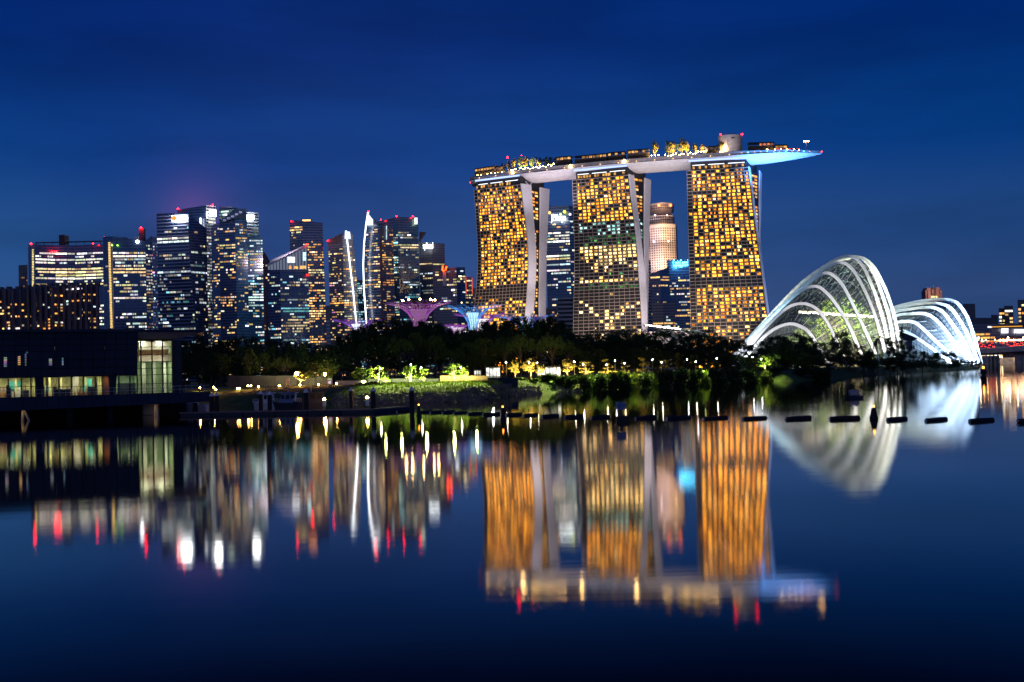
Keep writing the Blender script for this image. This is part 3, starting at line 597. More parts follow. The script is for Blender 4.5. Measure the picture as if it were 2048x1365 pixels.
# --- behind the lower glass dome, far right
def temple_tower():
    t = thing('apartment_tower', 'distant twin shaft pinkish tower with a warm lit core above the lower dome', 'apartment tower', P(1869, 725, 2000))
    for (x0, x1, y0) in ((1853, 1855.5, 581), (1856, 1861, 576), (1875, 1880, 575), (1881, 1884, 580)):
        mb = MB(); pbox(mb, x0, y0, x1, 640, 2000, 20); mb.build('shaft', 'pinkwall', t)
    mb = MB(); pbox(mb, 1861, 588, 1875, 640, 2004, 15); mb.build('core', 'apart', t)
    mb = MB(); pbox(mb, 1864, 578, 1868, 590, 2006, 8); mb.tube([P(1867, 578, 2006), P(1867.5, 571, 2006)], .5); mb.build('spire', 'pinkwall', t)
    for x in (1864, 1868, 1873): MB().ball(P(x, 594, 1996), 1.8, 8).build('floodlight', emat('core_flood%d' % x, (1, .55, .22), 2.5), t)
    spot('core_spot', P(1869, 604, 1965), P(1869, 580, 2000), 120000, (1, .6, .4), 80, 1, 2)
temple_tower()
for (x0, x1, y, Y, p, lab) in ((1926, 1950, 608, 2000, .05, 'far dim pinkish apartment tower at the edge of the lower dome'), (1950, 1985, 636, 1900, .02, 'far long low slab right of the lower dome'), (1982, 1996, 630, 2000, .05, 'far squat grey block left of two lit apartment towers'),
                             (1997, 2010, 617, 1800, .12, 'far pale apartment tower with few lights near the right edge'), (2008, 2026, 612, 1790, .3, 'far apartment tower with amber windows near the right edge'), (2035, 2062, 600, 1700, .22, 'dark apartment tower cut by the right edge of view')):
    tower('apartment_tower', lab, [C(Y, (x0, y)), C(Y, (x1, y))], 'apart', S(p=p, run=.3, s=1.2, strip=2, fh=6, bay=5, empty=.1), 25, cat='apartment tower', keep=20)
for (x0, x1, y, Y, bands, lab) in ((1945, 2060, 648, 1500, [(642, 652, .35, 1.2, WHT)], 'long dark low building across the right edge below the far towers'), (1940, 2000, 664, 1330, [(664, 684, .35, 1.1, AMB)], 'low amber lit block right beside the lower dome'), (1972, 2060, 673, 1340, [(673, 690, .45, .5, AMB)], 'low reddish wall building above the bridge road')):
    tower('office_building', lab, [C(Y, (x0, y)), C(Y, (x1, y))], 'stone' if Y != 1340 else 'pinkwall', S(p=.1, s=.7, strip=4, bands=bands, topgap=1), 30, keep=20)
def grandstand():
    t = thing('grandstand', 'roofed stand with a long orange lit eave and white floodlit bays above bridge', 'stadium', P(2020, 725, 1400))
    mb = MB(); mb.hexa([P(1985, 657, 1400), P(2060, 655, 1400), P(2060, 655, 1440), P(1985, 657, 1440), P(1990, 652, 1400), P(2060, 646, 1400), P(2060, 646, 1440), P(1990, 652, 1440)]); mb.build('roof', 'dark', t)
    mb = MB(); pbox(mb, 1984, 652, 2045, 655, 1398, 2); mb.build('eave_light', emat('orange_eave', (1, .45, .06), 1.1), t)
    for (x0, x1, y0, y1) in ((2003, 2017, 657, 667), (2028, 2050, 659, 667), (1975, 1984, 653, 656)):
        mb = MB(); pquad(mb, x0, y0, x1, y1, 1399, (1.3, 1.35, 1.6)); mb.build('floodlit_bay', 'lit_far', t)
    mb = MB(); pbox(mb, 1985, 656, 2060, 690, 1402, 20); mb.build('wall', 'stone', t)
grandstand()

# ------------------------------------------------------------------ the three hotel towers
HZ = 190.5
def hotel(label, FL, FR, FS, BL, BR, ys, spec, gapspec, floods):
    """FL..BR: plan corners as lists of (photo column, row) at depths ys: front slab face left/right, end wall far edge, rear slab end wall near/far edge"""
    c = {}
    for k, pts, Y in zip(('FL', 'FR', 'FS', 'BL', 'BR'), (FL, FR, FS, BL, BR), ys):
        q = sorted((P(x, y, Y).z, P(x, y, Y).x) for x, y in pts)
        c[k] = (q, Y)
    def at(k, z): q, Y = c[k]; return Vector((clampinterp(q, z), Y, z))
    def back(k, z): return at(k, z) + (at('FS', z) - at('FR', z))                     # rear edge of the front slab
    root = thing('hotel_tower', label, 'hotel', at('FR', 2.6), 'hotel towers under the roof deck')
    zs = [lerp(2.6, HZ, i / 40) for i in range(41)]
    mb = MB(); u = 0
    for z0, z1 in zip(zs, zs[1:]):
        w = 58
        mb.quad(at('FL', z0), at('FR', z0), at('FR', z1), at('FL', z1), uv=[(0, z0), (w, z0), (w, z1), (0, z1)])
        fl0, fl1 = back('FL', z0), back('FL', z1)
        mb.quad(fl0, at('FL', z0), at('FL', z1), fl1, uv=[(0, z0), (12, z0), (12, z1), (0, z1)])
        mb.quad(at('FS', z0), fl0, fl1, at('FS', z1), uv=[(0, z0), (w, z0), (w, z1), (0, z1)])
    mb.build('facade', 'darkglass', root)
    # end walls of both slabs: pale curved blades a little proud of the glass
    out = Vector((.9, -.25, 0))
    def blade(ka, kb, name):
        mb = MB(); top = 1.5
        for z0, z1 in zip(zs, zs[1:]):
            if z1 == zs[-1]: z1 += top
            p = [at(ka, z0), at(ka, z0) + out, at(kb, z0) + out, at(kb, z0), at(ka, z1), at(ka, z1) + out, at(kb, z1) + out, at(kb, z1)]
            mb.quad(p[1], p[2], p[6], p[5]); mb.quad(p[0], p[1], p[5], p[4]); mb.quad(p[2], p[3], p[7], p[6])
        mb.poly([at(ka, zs[-1] + top), at(ka, zs[-1] + top) + out, at(kb, zs[-1] + top) + out, at(kb, zs[-1] + top)])
        return mb.build(name, 'white', root)
    blade('FR', 'FS', 'end_wall'); blade('BL', 'BR', 'end_wall')
    # rear slab and the recessed glass link between the slabs
    off = Vector((-58 * .86, 20, 0)); mb = MB()
    for z0, z1 in zip(zs, zs[1:]):
        mb.quad(at('BL', z0) + off, at('BL', z0), at('BL', z1), at('BL', z1) + off, uv=[(0, z0), (50, z0), (50, z1), (0, z1)])
        mb.quad(at('BR', z0), at('BR', z0) + off, at('BR', z1) + off, at('BR', z1), uv=[(0, z0), (50, z0), (50, z1), (0, z1)])
        a, b = Vector((-1.2, .4, 0)), Vector((-1.2, .4, 0))
        mb.quad(at('FS', z0) + a, at('BL', z0) + b, at('BL', z1) + b, at('FS', z1) + a, uv=[(0, z0), (14, z0), (14, z1), (0, z1)])
    mb.build('rear_slab', 'darkglass', root)
    # crown storey, set back, dark glass with small lights
    inn = 2.0
    f0, f1, b1, b0 = at('FL', HZ), at('FR', HZ), at('BR', HZ), at('BR', HZ) + off
    mb = MB(); mb.prism([(f0.x + 4, f0.y + inn), (f1.x - 1, f1.y + inn), (b1.x - 5, b1.y - 4), (b0.x + 4, b0.y - 4)], HZ + .02, HZ + 9.5); mb.build('crown_storey', 'darkglass', root)
    mb = MB()
    for k in range(18):
        if rnd() < .55:
            t0 = .05 + .9 * k / 18; a = f0.lerp(f1, t0) + Vector((0, inn - .3, 2.0)); b = f0.lerp(f1, t0 + .036) + Vector((0, inn - .3, 2.0)); g = uni(.2, 1.2)
            mb.quad(a, b, b + Vector((0, 0, 2.6)), a + Vector((0, 0, 2.6)), col=(1.0 * g, .5 * g, .12 * g))
    mb.build('crown_window', 'lit', root, kind='stuff')
    for (t0, t1) in ((.10, .30), (.36, .62), (.68, .95)):
        a, b = f0.lerp(f1, t0) + Vector((0, inn - .4, 5.6)), f0.lerp(f1, t1) + Vector((0, inn - .4, 5.6)); mb = MB().tube([a, b], .22, 4); mb.build('light_line', 'line', root)
    a, b = f0.lerp(f1, .03) + Vector((0, -1.0, 8.9)), f0.lerp(f1, .98) + Vector((0, -1.0, 8.9))
    mb = MB(); mb.hexa([a, b, b + Vector((.3, 1.6, 0)), a + Vector((.3, 1.6, 0)), a + Vector((0, .3, 1.5)), b + Vector((0, .3, 1.5)), b + Vector((.3, 1.6, 1.5)), a + Vector((.3, 1.6, 1.5))]); mb.build('cove_light', 'cove', root)
    # V struts carrying the deck over the end wall
    e = at('FS', HZ); mb = MB(); mb.tube([e + Vector((-1, 0, 0)), e + Vector((-9, -2, 10))], .8, 6); mb.tube([e + Vector((-1, 0, 0)), e + Vector((3, 8, 9))], .6, 6); mb.build('strut', 'white', root)
    # slab lines and party walls
    mb = MB(); rows, ncol = 57, spec['cols']; fh = (HZ - 4) / rows; fr = Vector((-.12, -.55, 0))
    for r in range(rows + 1):
        z = 4 + r * fh; a, b = at('FL', z), at('FR', z)
        mb.hexa([a + fr, b + fr, b, a, a + fr + Vector((0, 0, .55)), b + fr + Vector((0, 0, .55)), b + Vector((0, 0, .55)), a + Vector((0, 0, .55))])
    mb.build('balcony_slab', 'beige', root)
    mb = MB()
    for k in range(ncol + 1):
        t0 = k / ncol
        for z0, z1 in zip(zs[::4], zs[4::4]):
            p0, p1 = at('FL', z0).lerp(at('FR', z0), t0), at('FL', z1).lerp(at('FR', z1), t0); w = Vector((.18, 0, 0)); f = Vector((-.05, -.4, 0))
            mb.quad(p0 - w + f, p0 + w + f, p1 + w + f, p1 - w + f); mb.quad(p0 - w, p0 - w + f, p1 - w + f, p1 - w); mb.quad(p0 + w + f, p0 + w, p1 + w, p1 + w + f)
    mb.build('party_wall', 'beige', root)
    # lit rooms
    cells = []
    for r in range(rows):
        z = 4 + r * fh; zc = z + fh / 2; pc = at('FL', zc)
        row = photo_row(pc)
        run_dark = rnd() < .08
        for k in range(ncol):
            p, cols, s = spec['zone'](row, k, r)
            if run_dark and p < .9: p *= .45
            if rnd() > p: continue
            hue = random.choice(cols); g = 3.0 * s * random.choice((.22, .45, .7, 1, 1, 1.25, 1.5))
            for h, (u0_, u1_) in enumerate(((.18, .49), (.51, .82))):
                if rnd() < .09 and p < .9: continue
                if rnd() < .25: u0_, u1_ = (u0_, u1_ - uni(.06, .14)) if h else (u0_ + uni(.06, .14), u1_)
                a0, b0 = at('FL', z + .9), at('FR', z + .9); a1, b1 = at('FL', z + fh - .5), at('FR', z + fh - .5)
                t0, t1 = (k + u0_) / ncol, (k + u1_) / ncol; d = Vector((-.04, -.16, 0)); gg = g * uni(.75, 1.25)
                cells.append((gg, [a0.lerp(b0, t0) + d, a0.lerp(b0, t1) + d, a1.lerp(b1, t1) + d, a1.lerp(b1, t0) + d], tuple(q * gg for q in hue)))
    build_windows(cells, root, 100, 'lit')
    cells = []
    for r in range(rows):
        z = 4 + r * fh; a, b = at('FS', z), at('BL', z)
        if b.x - a.x < 1.2: continue
        p, cols, s = gapspec(photo_row(a), 0, r)
        for (u0_, u1_) in ((.12, .46), (.54, .88)):
            if rnd() < p:
                g = s * uni(.5, 1.3); d = Vector((-.7, -.1, 0)); a1, b1 = at('FS', z + fh - .5), at('BL', z + fh - .5); up = Vector((0, 0, .8)); hue = random.choice(cols)
                cells.append((g, [a.lerp(b, u0_) + d + up, a.lerp(b, u1_) + d + up, a1.lerp(b1, u1_) + d, a1.lerp(b1, u0_) + d], tuple(q * g for q in hue)))
    mb = MB()
    for g, q, cc in cells: mb.quad(*q, col=cc)
    mb.build('side_window', 'lit', root, kind='stuff')
    for (key, z, dx, dy, zt, watt, col, ang) in floods:
        p = at(key, z) + Vector((dx, dy, 0)); p.z = z
        spot('wall_flood', p, at(key, zt), watt, col, ang, .9, 1.0)
def photo_row(p):
    q = p - CP; d = q.dot(Fv); return 682.5 - FPX * q.dot(Uv) / d
HAMB = [(1, .36, .02), (1, .33, .014), (1, .38, .03), (1, .36, .02), (1, .30, .01), (1, .40, .03), (1, .50, .13), (.8, .22, .01)]
HWHT = [(1, .62, .20), (1, .70, .30), (1, .52, .12)]
HTEA = [(.35, .75, .70), (.55, .9, .85), (.2, .5, .45)]
HGRN = [(.02, .09, .03), (.05, .16, .03)]
def z1(row, k, r):
    if k == 0: return (.05, HAMB, .6)
    if row < 385: return (.35, HAMB, .8)
    if row < 575: return (.80, HAMB, .95)
    if row < 602: return (.05, HAMB, .4)
    return (.42 if (k + r) % 2 else .72, HAMB, 1.05)
def z2(row, k, r):
    if k == 0: return (.02, HAMB, .5)
    if row < 366: return (.5, HAMB, 1.0)
    if row < 400: return (.76, HAMB * 3 + HWHT, 1.05)
    if row < 449: return (.84, HAMB, 1.0)
    if row < 478: return (.55, HTEA, .42)
    if row < 496: return (.75, HGRN, .6)
    if row < 519: return (.98, HWHT, .9)
    if row < 539: return (.66, HWHT, .9)
    if row < 560: return (.34, HWHT, .8) if r % 2 else (.8, HGRN, 1.0)
    if row < 566: return (.95, HWHT, .9)
    if row < 582: return (.8, HGRN, .5)
    if row < 606: return (.02, HWHT, 1)
    return (.32, HWHT, .95)
def z3(row, k, r):
    if k == 0: return (.01 if row < 590 else .5, HAMB, .9)
    if row < 352: return (.6, HAMB, 1.1)
    if row < 560: return (.86, HAMB, 1.05)
    if row < 576: return (.03, HAMB, .5)
    if row < 645: return (.82, HAMB, 1.05)
    if row < 652: return (.04, HAMB, .5)
    return (.6, HAMB, 1.05)
def g_amb(row, k, r): return (.6, HAMB + HWHT, 1.3)
def g_two(row, k, r): return (.45, HAMB + HWHT, 1.0) if not 440 < row < 500 else (.3, HTEA, .9)
LIL = (1, .84, .93)
hotel('left hotel tower, its pale curved end wall facing right and amber windows scattered', 
      [(948, 380), (951.5, 430), (955, 480), (956, 520), (955.5, 545), (953, 575), (949.5, 612), (946, 650)],
      [(1041, 369), (1045, 400), (1049, 430), (1053, 460), (1056, 500), (1056, 530), (1055, 560), (1052, 612), (1049, 640)],
      [(1061, 371), (1063, 400), (1066, 440), (1068, 460), (1070.5, 500), (1071, 530), (1070, 560), (1067, 610), (1064, 640)],
      [(1079, 371), (1079, 460), (1078, 530), (1077, 600), (1077, 640)],
      [(1098, 373), (1095, 430), (1093, 470), (1091, 540), (1090, 632)],
      (1112, 1086, 1098, 1112, 1126), dict(cols=15, zone=z1), g_amb,
      [('FS', 18, 24, -42, 90, 150000, LIL, 75), ('FS', 60, 30, -40, 165, 110000, LIL, 80), ('FL', 12, 25, -70, 90, 150000 * 1.5, (1, .72, .5), 100)])
hotel('middle hotel tower with a green banded centre and white lit rooms low down',
      [(1144.6, 360), (1147, 430), (1149, 480), (1149.5, 530), (1148, 590), (1146, 660)],
      [(1256.4, 350), (1262, 400), (1268.7, 445), (1272.4, 486), (1275, 519), (1279, 575), (1282, 620), (1284, 665)],
      [(1266.7, 352), (1275, 430), (1280.5, 475), (1285, 515), (1290, 560), (1292, 610), (1293, 665)],
      [(1288.2, 351), (1287, 440), (1287.5, 500), (1290.5, 560), (1292.3, 610), (1293.2, 665)],
      [(1301, 353), (1298, 430), (1296, 500), (1295.6, 560), (1294.6, 620), (1294.5, 665)],
      (1069, 1049, 1060, 1073, 1086), dict(cols=13, zone=z2), g_two,
      [('FS', 18, 26, -45, 90, 150000, LIL, 75), ('FS', 60, 30, -40, 165, 110000, LIL, 80), ('FL', 12, 25, -70, 90, 130000 * 1.5, (1, .75, .6), 100)])
hotel('right hotel tower, fullest of amber windows, with thin blue lit edges',
      [(1373.7, 341.5), (1375, 400), (1377, 480), (1379.5, 560), (1382.5, 668)],
      [(1496.4, 334), (1501.5, 375), (1505.6, 415), (1511.8, 460), (1516, 490), (1519, 512), (1526, 565), (1531, 605), (1535.4, 635), (1538, 665)],
      [(1499.4, 335), (1504.3, 376), (1508.4, 415), (1514.6, 460), (1518.8, 490), (1522, 512), (1529, 565), (1534, 605), (1538, 635), (1541, 665)],
      [(1518, 336), (1517, 400), (1518, 470), (1521, 512), (1528, 570), (1534, 620), (1540, 665)],
      [(1522.5, 337), (1521, 400), (1520, 470), (1522.6, 512), (1529.5, 570), (1535.5, 620), (1541.5, 665)],
      (1035, 1024, 1036, 1050, 1064), dict(cols=13, zone=z3), g_amb,
      [('FS', 30, 40, -35, 110, 170000, (.35, .5, 1), 90), ('FS', 120, 45, -30, 180, 120000, (.35, .5, 1), 90), ('FL', 12, 25, -70, 90, 120000 * 1.5, (1, .78, .65), 100)])

# ------------------------------------------------------------------ roof deck
def deck():
    front = [(-46.5, 1125.6), (-10, 1103), (30, 1083), (84.5, 1059), (130, 1045), (177, 1034), (216, 1024), (255, 1017), (293, 1013.5)]
    xs = np.linspace(-46.5, 293, 61)
    pts = [Vector((x, interp(front, x), 0)) for x in xs]
    # smooth the plan curve
    for _ in range(4): pts = [pts[0]] + [(a + b * 2 + c) / 4 for a, b, c in zip(pts, pts[1:], pts[2:])] + [pts[-1]]
    root = thing('roof_deck', 'long boat shaped roof deck lying across the three hotel towers, blue lit right tip', 'sky deck', (pts[30].x, pts[30].y, 196))
    prof = [(-18.6, 206.6), (-18.6, 202.8), (-19.5, 202.6), (-17.5, 200.2), (-13, 197.9), (-6, 196.2), (0, 195.7), (6, 196.2), (13, 197.9), (17.5, 200.2), (19.5, 202.6), (18.6, 202.8), (18.6, 206.6)]
    rings = []; n = len(pts); cent = []
    for i, p in enumerate(pts):
        d = (pts[min(i + 1, n - 1)] - pts[max(i - 1, 0)]).normalized(); nr = Vector((-d.y, d.x, 0))
        s = i / (n - 1); L = s * 345
        w = 1.0; dz = 1.0
        if L < 14: w = math.sqrt(max(0, 1 - ((14 - L) / 14) ** 2)) * .82 + .18; dz = .45 + .55 * L / 14
        if L > 255: t = (L - 255) / 90; w = 1 - t ** 2.6 * .94; dz = 1 - t ** 2.6 * .85
        c = p + nr * 19.5; cent.append((c, nr, d, w))
        # the tip keeps to the centre line of its taper
        c = p + nr * lerp(19.5, 12, max(0, (L - 255) / 90))
        rings.append([Vector((c.x + nr.x * o * w, c.y + nr.y * o * w, 202.6 - (202.6 - z) * dz if z < 202.7 else 202.6 + (z - 202.6) * lerp(1, .45, max(0, (L - 255) / 90)))) for o, z in prof])
    hull, fas, top = MB(), MB(), MB()
    for (a, b, i) in zip(rings, rings[1:], range(n)):
        for k in range(len(prof) - 1):
            mb = fas if k in (0, 1, 10, 11) else hull
            mb.quad(a[k], b[k], b[k + 1], a[k + 1], uv=[(i * 5.7, k * 4), (i * 5.7 + 5.7, k * 4), (i * 5.7 + 5.7, k * 4 + 4), (i * 5.7, k * 4 + 4)])
        top.quad(a[0] - Vector((0, 0, .6)), b[0] - Vector((0, 0, .6)), b[-1] - Vector((0, 0, .6)), a[-1] - Vector((0, 0, .6)))
    for e in (rings[0], rings[-1]): hull.poly(e)
    hm = curtain('hull_panels', (.70, .69, .70), (.58, .57, .60), 2.0, 2.85, .10, .06, .5, (.62, .61, .64), .4, 1.45, .07)
    hull.build('hull', hm, root); fas.build('parapet', 'concrete', root); top.build('deck_floor', 'dark', root)
    # round lights along the parapet
    for i in range(3, 47, 3):
        p = rings[i][0].lerp(rings[i][1], .75) + Vector((0, -.5, 0)); MB().ball(p, .55, 6).build('parapet_light', emat('parapet_light%d' % i, (1, .62, .28), 2.2) if i == 3 else DATA.materials['parapet_light3'], root)
    for i in range(47, 59): p = rings[i][0].lerp(rings[i][1], .5) + Vector((0, -.4, 0)); MB().ball(p, .4, 6).build('parapet_light', DATA.materials['parapet_light3'] if i % 3 else 'signc', root)
    for i in (9, 19, 28): p = rings[i][0].lerp(rings[i][1], .5) + Vector((0, -.6, 0)); MB().ball(p, .9, 6).build('floodlight', 'bulb', root)
    p = rings[0][4]; mb = MB(); mb.box((rings[0][0].x - 1, rings[0][0].y + 2, 204), (1, 6, .8)); mb.build('beacon_lamp', emat('red_tip', (1, .05, .05), 5), root)
    MB().ball(rings[-1][0] + Vector((.5, 0, -.5)), .8, 6).build('beacon_lamp', DATA.materials['red_tip'], root)
    # floodlights washing the belly, mounted low on the towers
    for (px, y0, w, col) in ((965, 1070, .55, (1, .86, .95)), (1070, 1055, .8, (.95, .82, 1)), (1120, 1050, .9, (.95, .82, 1)), (1200, 1012, .7, (1, .82, .85)), (1300, 1005, .8, (1, .86, .9)), (1345, 1000, .9, (.95, .84, 1)), (1430, 990, .6, (1, .8, .75))):
        p = at_z(px, y0, 168); spot('belly_flood', p, Vector((p.x + 8, y0 + 45, 200)), 42000 * w, col, 120, 1, 1.5)
    for (px, y0, w) in ((1520, 1004, 1.3), (1560, 1000, 1.2), (1605, 998, .8)):
        p = at_z(px, y0, 172); spot('blue_belly_flood', p, Vector((p.x + 6, y0 + 22, 200)), 190000 * w, (.07, .30, 1), 110, 1, 1.5)
    return cent, rings
CENT, RINGS = deck()
def deck_at(px, back=2.0):
    """a point on the deck floor in photo column px, BACK metres behind the front parapet"""
    best = None
    for r in RINGS:
        q = r[0] - CP; u = q.dot(Rv) / q.dot(Fv) * FPX + 1024
        if best is None or abs(u - px) < best[0]: best = (abs(u - px), r)
    r = best[1]; w = (r[-1] - r[0]); p = r[0] + w.normalized() * back
    return at_z(px, p.y, r[0].z - .6)

# ------------------------------------------------------------------ vegetation
rng = np.random.default_rng(5)
def leaf_mesh(name, clumps, per, size, squash=.7):
    """many small leaf sprays: CLUMPS = [(x, y, z, radius)], PER quads in each"""
    V = []; 
    for (x, y, z, r) in clumps:
        k = per
        d = rng.normal(size=(k, 3)); d /= np.linalg.norm(d, axis=1)[:, None]
        c = np.array([x, y, z]) + d * (r * rng.random((k, 1)) ** .45) * np.array([1, 1, squash])
        a = rng.normal(size=(k, 3)); a[:, 2] *= .6; a /= np.linalg.norm(a, axis=1)[:, None]
        b = np.cross(a, rng.normal(size=(k, 3))); b /= np.linalg.norm(b, axis=1)[:, None]
        s = size * rng.uniform(.6, 1.4, (k, 1))
        V.append(np.stack([c - a * s, c + b * s * .45, c + a * s, c - b * s * .45], 1))
    V = np.concatenate(V).reshape(-1, 3); nq = len(V) // 4
    me = DATA.meshes.new(name); me.vertices.add(len(V)); me.vertices.foreach_set('co', V.ravel())
    me.loops.add(nq * 4); me.loops.foreach_set('vertex_index', np.arange(nq * 4)); me.polygons.add(nq)
    me.polygons.foreach_set('loop_start', np.arange(nq) * 4); me.update(calc_edges=True)
    return me
def put(me, name, mat, parent):
    me.materials.clear(); me.materials.append(M[mat]); o = DATA.objects.new(name, me); COL.objects.link(o); o.parent = parent; return o
def crown_clumps(kind, n):
    out = []
    for _ in range(n):
        a, q = uni(0, 6.283), math.sqrt(rnd())
        if kind == 'broad':   # wide umbrella crown, unit height 1, radius .6
            r = .56 * q; z = .62 + .30 * (1 - q * q) * uni(.5, 1) + uni(-.05, .04); out.append((r * math.cos(a), r * math.sin(a), z, uni(.07, .13)))
        elif kind == 'round':
            z = uni(.30, .94); w = .38 * math.sin(math.pi * min(1, max(0, (z - .2) / .8))) ** .6; r = w * q; out.append((r * math.cos(a), r * math.sin(a), z, uni(.07, .12)))
        elif kind == 'layer':  # tiers of flat branches
            t = random.choice((.38, .55, .72, .88)); r = (.44 - .36 * (t - .3)) * q; out.append((r * math.cos(a), r * math.sin(a), t + uni(-.02, .02) - r * .1, uni(.06, .10)))
        elif kind == 'column':
            z = uni(.12, .98); r = .17 * (1.05 - z) ** .5 * q; out.append((r * math.cos(a), r * math.sin(a), z, uni(.05, .09)))
    return out
TM = {}
def tree_template(kind, mat, key, n=46, per=95, leaf=.022, tag_name='tree'):
    root = thing(tag_name, '', 'tree')
    cl = crown_clumps(kind, n)
    me = leaf_mesh(kind + '_crown', cl, per, leaf, .45 if kind == 'layer' else .75); put(me, 'crown', mat, root)
    mb = MB(); top = .9 if kind in ('layer', 'column') else .62
    mb.tube([(0, 0, -.05), (.005, 0, .2), (-.006, .004, .4), (0, 0, top)], [.024, .018, .014, .005], 6)
    for c in cl[:9]: mb.tube([(0, 0, min(c[2] * .55, .5)), (c[0] * .5, c[1] * .5, c[2] * .82), (c[0] * .9, c[1] * .9, c[2])], [.010, .006, .002], 4, False)
    o = mb.build('trunk', 'bark', root)
    TM[key] = root; return root
for i in range(3): tree_template('broad', 'leaf', 'broad%d' % i, 64, 110, .016, 'rain_tree')
for i in range(3): tree_template('round', 'leaf', 'round%d' % i, 54, 105, .017, 'leafy_tree')
tree_template('column', 'leaf', 'column0', 40, 90, .016, 'conifer_tree'); tree_template('column', 'leaf', 'column1', 36, 90, .016, 'conifer_tree')
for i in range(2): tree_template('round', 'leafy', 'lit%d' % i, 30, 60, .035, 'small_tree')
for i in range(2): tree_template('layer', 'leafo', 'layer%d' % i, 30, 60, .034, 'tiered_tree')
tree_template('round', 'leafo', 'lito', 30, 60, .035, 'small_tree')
def palm_template(key, mat='leaf'):
    root = thing('palm_tree', '', 'palm tree'); mb = MB()
    for k in range(22):
        a = k * 2.4 + uni(-.2, .2); el = uni(-.5, 1.1); L = uni(.28, .36); pts = []
        for q in range(7):
            t = q / 6; r = L * t * math.cos(el * (1 - t * .9)); z = .72 + L * (t * math.sin(el) - .75 * t * t); pts.append(Vector((r * math.cos(a), r * math.sin(a), z)))
        sd = Vector((-math.sin(a), math.cos(a), 0))
        for q in range(6):
            p0, p1 = pts[q], pts[q + 1]
            for sg in (-1, 1):
                for h in range(3):
                    b0 = p0.lerp(p1, h / 3); w = .085 * math.sin(math.pi * min(.96, (q + h / 3 + .8) / 7)); tip = b0 + sd * sg * w + (p1 - p0) * .9 - Vector((0, 0, w * .45)); mb.quad(b0, p0.lerp(p1, h / 3 + .25), tip, tip)
    mb.f = [f for f in mb.f]; mb.build('crown', mat, root)
    MB().tube([(0, 0, -.03), (.01, 0, .3), (0, .005, .6), (0, 0, .73)], [.022, .017, .014, .012], 7).build('trunk', 'bark', root)
    TM[key] = root; return root
palm_template('palm'); 
def shrub_template(key, mat):
    root = thing('shrub', '', 'shrub')
    cl = [(uni(-.36, .36), uni(-.3, .3), uni(.15, .62), uni(.2, .3)) for _ in range(16)]
    put(leaf_mesh('shrub_leaves', cl, 60, .075, .8), 'foliage', mat, root)
    mb = MB()
    for _ in range(5): mb.tube([(0, 0, -.05), (uni(-.15, .15), uni(-.15, .15), .3)], .018, 4)
    mb.build('stem', 'bark', root); TM[key] = root
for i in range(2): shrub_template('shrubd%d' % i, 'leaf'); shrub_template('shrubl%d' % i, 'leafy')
def tree_at(key, px, py_top, Y, halfpx, label, group=None, zb=None, wfac=1.0):
    top = P(px, py_top, Y); gz = ground_z(top.x, Y) if zb is None else zb
    h = top.z - gz; rad = halfpx * Y / FPX
    unit = {'b': .62, 'r': .42, 'c': .2, 'l': .42, 'p': .36, 's': .55}[key[0]]
    if key.startswith('lit'): unit = .42
    if key.startswith('layer'): unit = .42
    sx = rad / unit
    hh = h / {'b': .96, 'r': 1.0, 'c': 1.03, 'l': .95, 'p': .95, 's': .8}[key[0]]
    g = at_z(px, Y, gz)
    return place(TM[key], (g.x, Y, gz), uni(0, 6.28), (sx, sx, hh), label, group)
SIL = [(340, 684), (365, 680), (400, 673), (430, 677), (480, 673), (505, 668), (540, 676), (560, 672), (590, 674), (620, 686), (655, 690), (680, 674), (700, 664), (720, 657), (740, 650), (780, 643), (820, 641), (860, 641), (880, 648), (900, 661), (920, 661),
       (940, 655), (980, 646), (1020, 648), (1040, 641), (1080, 633), (1100, 635), (1120, 643), (1140, 656), (1160, 668), (1200, 666), (1230, 661), (1260, 658), (1310, 663), (1370, 667), (1440, 672), (1470, 678), (1495, 690), (1520, 692), (1540, 674), (1570, 671), (1610, 669), (1635, 684)]
